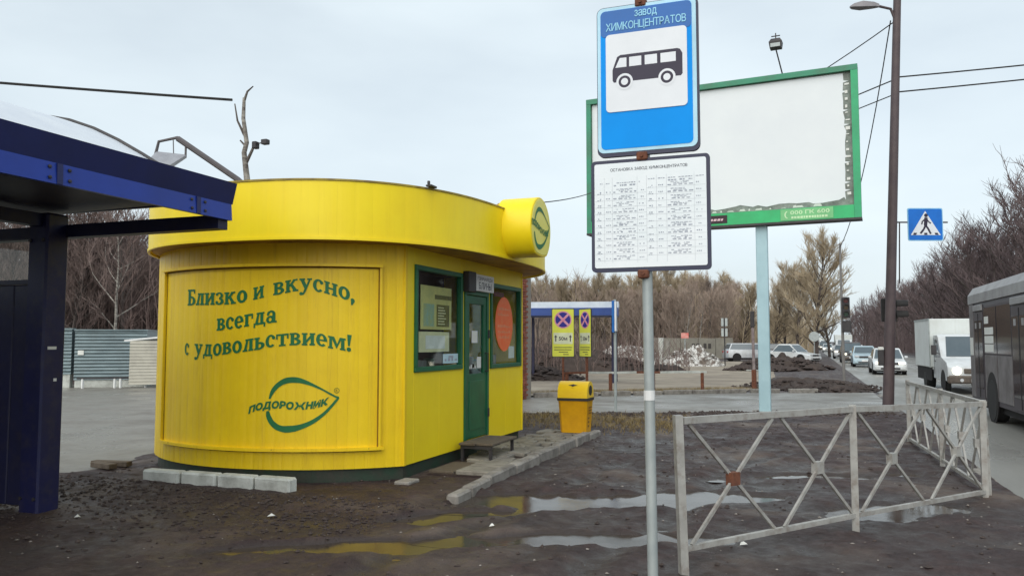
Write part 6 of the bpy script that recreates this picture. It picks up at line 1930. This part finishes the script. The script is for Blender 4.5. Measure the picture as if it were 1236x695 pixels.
# undergrowth that reads as one mass
def thicket(name, label, cells, m, seed, hgt=(2.0, 5.5), r=0.014, side_=5):
    rg = random.Random(seed)
    mb = MB()
    for (x, y) in cells:
        h = rg.uniform(*hgt)
        dx, dy = rg.uniform(-0.12, 0.12) * h, rg.uniform(-0.12, 0.12) * h
        p0, p1, p2 = Vector((x, y, -0.1)), Vector((x + dx * 0.4, y + dy * 0.4, h * 0.5)), Vector((x + dx, y + dy, h))
        stick(mb, [p0, p1, p2], r * 1.3, r * 0.5, 3)
        for k in range(side_):
            f = rg.uniform(0.25, 1)
            q = p0 + (p2 - p0) * f
            az = rg.uniform(0, 6.28)
            L = rg.uniform(0.4, 1.1)
            e = q + Vector((math.cos(az) * L * 0.6, math.sin(az) * L * 0.6, L * 0.8))
            stick(mb, [q, e], r * 0.7, r * 0.4, 3)
    o = link(name, mb.mesh(name, m))
    tag(o, label, 'thicket', None, 'stuff')
rg = random.Random(55)
cells = [ww(rg.uniform(-90, 240), rg.uniform(40, 70)) for _ in range(3600)]
thicket('undergrowth', 'brown leafless undergrowth of the wood behind the sheds', cells, M_tw_left, 1, (2.5, 7.0), 0.022)
cells = [ww(rg.uniform(628, 900), rg.uniform(95, 135)) for _ in range(2400)]
thicket('undergrowth', 'brown leafless undergrowth of the wood beyond the snow heaps', cells, M_tw_brown, 2, (2.0, 6.5), 0.026)
cells = [(rg.uniform(13.2, 26), 46 + 270 * rg.random() ** 1.3) for _ in range(3400)]
thicket('undergrowth', 'dark leafless undergrowth of the wood across the road', cells, M_tw_dark, 3, (2.0, 6.0), 0.026)
cells = [(rg.uniform(-14, 1.2) - 0.02 * (yy - 100), yy) for yy in [rg.uniform(96, 230) for _ in range(1500)]]
thicket('undergrowth', 'pale bare brush far along the left side of the road', cells, M_tw_pale, 4, (2.5, 7.5), 0.04)

# dry grass and loose soil
def grass(name, label, n, area, seed, m, h=(0.05, 0.16)):
    rg = random.Random(seed)
    mb = MB()
    for _ in range(n):
        x, y = area(rg)
        z = ground_h(x, y)
        for _k in range(4):
            a = rg.uniform(0, 6.28)
            L = rg.uniform(*h)
            w_ = 0.004
            tip = (x + math.cos(a) * L * 0.7, y + math.sin(a) * L * 0.7, z + L * 0.7)
            mb.add([(x - w_ * math.sin(a), y + w_ * math.cos(a), z - 0.01), (x + w_ * math.sin(a), y - w_ * math.cos(a), z - 0.01), tip], [(0, 1, 2)])
    o = link(name, mb.mesh(name, m))
    tag(o, label, 'grass', None, 'stuff')
M_dry = mat('dry_grass', (0.30, 0.22, 0.09), (0.20, 0.15, 0.07), 5, 0.9)
grass('dry_grass', 'sparse dry yellow grass around the litter bin', 2600, lambda r: (r.uniform(-7.5, -2.4), r.gauss(16.4, 0.8)), 1, M_dry)
grass('dry_grass', 'sparse dry grass along the far kerb', 2200, lambda r: (lambda f: (-8.5 + 6.5 * f + r.gauss(0, 0.25), 24.2 + 5.2 * f + r.uniform(0, 1.2)))(r.random()), 2, M_dry, (0.06, 0.2))
def clods(name, label, n, area, seed, m, size):
    rg = random.Random(seed)
    mb = MB()
    ico = [(0, 0, 1), (0.9, 0, 0.2), (0.28, 0.85, 0.25), (-0.72, 0.53, 0.2), (-0.72, -0.53, 0.25), (0.28, -0.85, 0.2), (0, 0, -0.5)]
    fc = [(0, 1, 2), (0, 2, 3), (0, 3, 4), (0, 4, 5), (0, 5, 1), (6, 2, 1), (6, 3, 2), (6, 4, 3), (6, 5, 4), (6, 1, 5)]
    for _ in range(n):
        x, y = area(rg)
        z = ground_h(x, y)
        if z < -0.02:
            continue
        s = size[0] + (size[1] - size[0]) * rg.random() ** 3
        a = rg.uniform(0, 6.28)
        c, s_ = math.cos(a), math.sin(a)
        sx, sy, sz = s * rg.uniform(0.7, 1.3), s * rg.uniform(0.7, 1.3), s * rg.uniform(0.45, 0.9)
        mb.add([(x + (u * c - v * s_) * sx, y + (u * s_ + v * c) * sy, z + w_ * sz) for u, v, w_ in [(p[0] * rg.uniform(0.8, 1.2), p[1] * rg.uniform(0.8, 1.2), p[2]) for p in ico]], fc)
    o = link(name, mb.mesh(name, m))
    tag(o, label, 'soil', None, 'stuff')
M_clod = mat('soil_clods', (0.040, 0.029, 0.026), (0.068, 0.051, 0.044), 6, 0.9, 0.3, 60)
M_grit = mat('pale_grit', (0.30, 0.27, 0.24), (0.18, 0.16, 0.14), 9, 0.85)
clods('soil_clods', 'dark loose soil clods in front of the kiosk', 5200, lambda r: (r.uniform(-9.0, -3.7), 7.5 - abs(r.gauss(0, 1.0))) if r.random() < 0.6 else (r.uniform(-9.0, 1.8), r.uniform(5.0, 17.5)), 5, M_clod, (0.006, 0.034))
clods('soil_clods', 'dark rubble along the near edge of the driveway', 1800, lambda r: (lambda f: (-6 + 7.8 * f + r.gauss(0, 0.2), 17.5 + 3.6 * f + r.gauss(-0.3, 0.45)))(r.random()), 6, M_clod, (0.012, 0.07))
clods('grit', 'pale grit and crumbs strewn over the mud', 1300, lambda r: (r.uniform(-9.0, 1.9), r.uniform(4.8, 17)), 7, M_grit, (0.005, 0.02))
def bank_clods(name, label, spots, seed, n, m, size):
    rg = random.Random(seed)
    mb = MB()
    ico = [(0, 0, 1), (0.9, 0, 0.2), (0.28, 0.85, 0.25), (-0.72, 0.53, 0.2), (-0.72, -0.53, 0.25), (0.28, -0.85, 0.2), (0, 0, -0.5)]
    fc = [(0, 1, 2), (0, 2, 3), (0, 3, 4), (0, 4, 5), (0, 5, 1), (6, 2, 1), (6, 3, 2), (6, 4, 3), (6, 5, 4), (6, 1, 5)]
    for _ in range(n):
        cx, cy, rx, ry, h = spots[rg.randrange(len(spots))]
        f, t = rg.random() ** 0.6, rg.uniform(0, 6.28)
        x, y = f * rx * math.cos(t), f * ry * math.sin(t)
        c, s = math.cos(0.3), math.sin(0.3)
        z = h * max(0.0, 1 - f * f) ** 0.8
        k = size[0] + (size[1] - size[0]) * rg.random() ** 2.5
        mb.add([(cx + x * c - y * s + u * k * rg.uniform(0.7, 1.4), cy + x * s + y * c + v * k * rg.uniform(0.7, 1.4), z + w_ * k * 0.8) for u, v, w_ in ico], fc)
    tag(link(name, mb.mesh(name, m)), label, 'rubble', None, 'stuff')
bank_clods('rubble', 'dark rubble heaped behind the billboard pole', [(-1.6, 51.5, 3.0, 1.8, 0.62), (-2.6, 48.5, 2.2, 1.2, 0.2)], 3, 900, M_clod, (0.06, 0.28))
bank_clods('rubble', 'earth lumps on the low mound beside the crossing road', [(-0.1, 31.6, 2.7, 1.8, 0.26), (0.6, 29.9, 1.7, 1.0, 0.16)], 4, 900, M_clod, (0.02, 0.10))
bank_clods('rubble', 'dark lumps over the earth bank behind the distant shelter', [(-15.5, 42.0, 9.0, 3.0, 1.25), (-12.5, 33.5, 3.4, 1.6, 0.6)], 5, 1600, M_clod, (0.05, 0.22))
bank_clods('rubble', 'grimy ice lumps over the snow heaps', [(-12.2, 57.5, 2.8, 1.7, 1.35), (-7.6, 56.0, 2.3, 1.6, 1.15)], 6, 700, M_snow, (0.03, 0.15))
cells = []
for _ in range(700):
    f, t = rg.random() ** 0.5, rg.uniform(0, 6.28)
    cells.append((-15.5 + 9.5 * f * math.cos(t), 42 + 3.5 * f * math.sin(t) + 3.0 * f * math.cos(t)))
thicket('dry_brush', 'dry weeds and brush over the earth bank', cells, M_tw_left, 9, (0.6, 2.0), 0.012, 4)
rl = random.Random(31)
for k, (x, y, lab) in enumerate(((-2.75, 6.95, 'white scrap of paper in the mud left of the sign post'), (-6.6, 5.9, 'white scrap of litter on dark soil before the kiosk'), (-0.55, 7.15, 'white litter scrap behind the rusty railing plate'), (-4.9, 6.6, 'small white litter scrap on soil right of the kerb blocks'))):
    s = rl.uniform(0.025, 0.045)
    z = ground_h(x, y) + 0.012
    mb = MB().add([(x - s, y - s * 0.6, z), (x + s, y - s * 0.4, z + 0.012), (x + s * 0.8, y + s * 0.7, z), (x - s * 0.7, y + s * 0.5, z + 0.02), (x, y, z + 0.03)], [(0, 1, 4), (1, 2, 4), (2, 3, 4), (3, 0, 4)])
    solo('litter_scrap', mb, M_paper, lab, 'litter', 'white litter scraps')
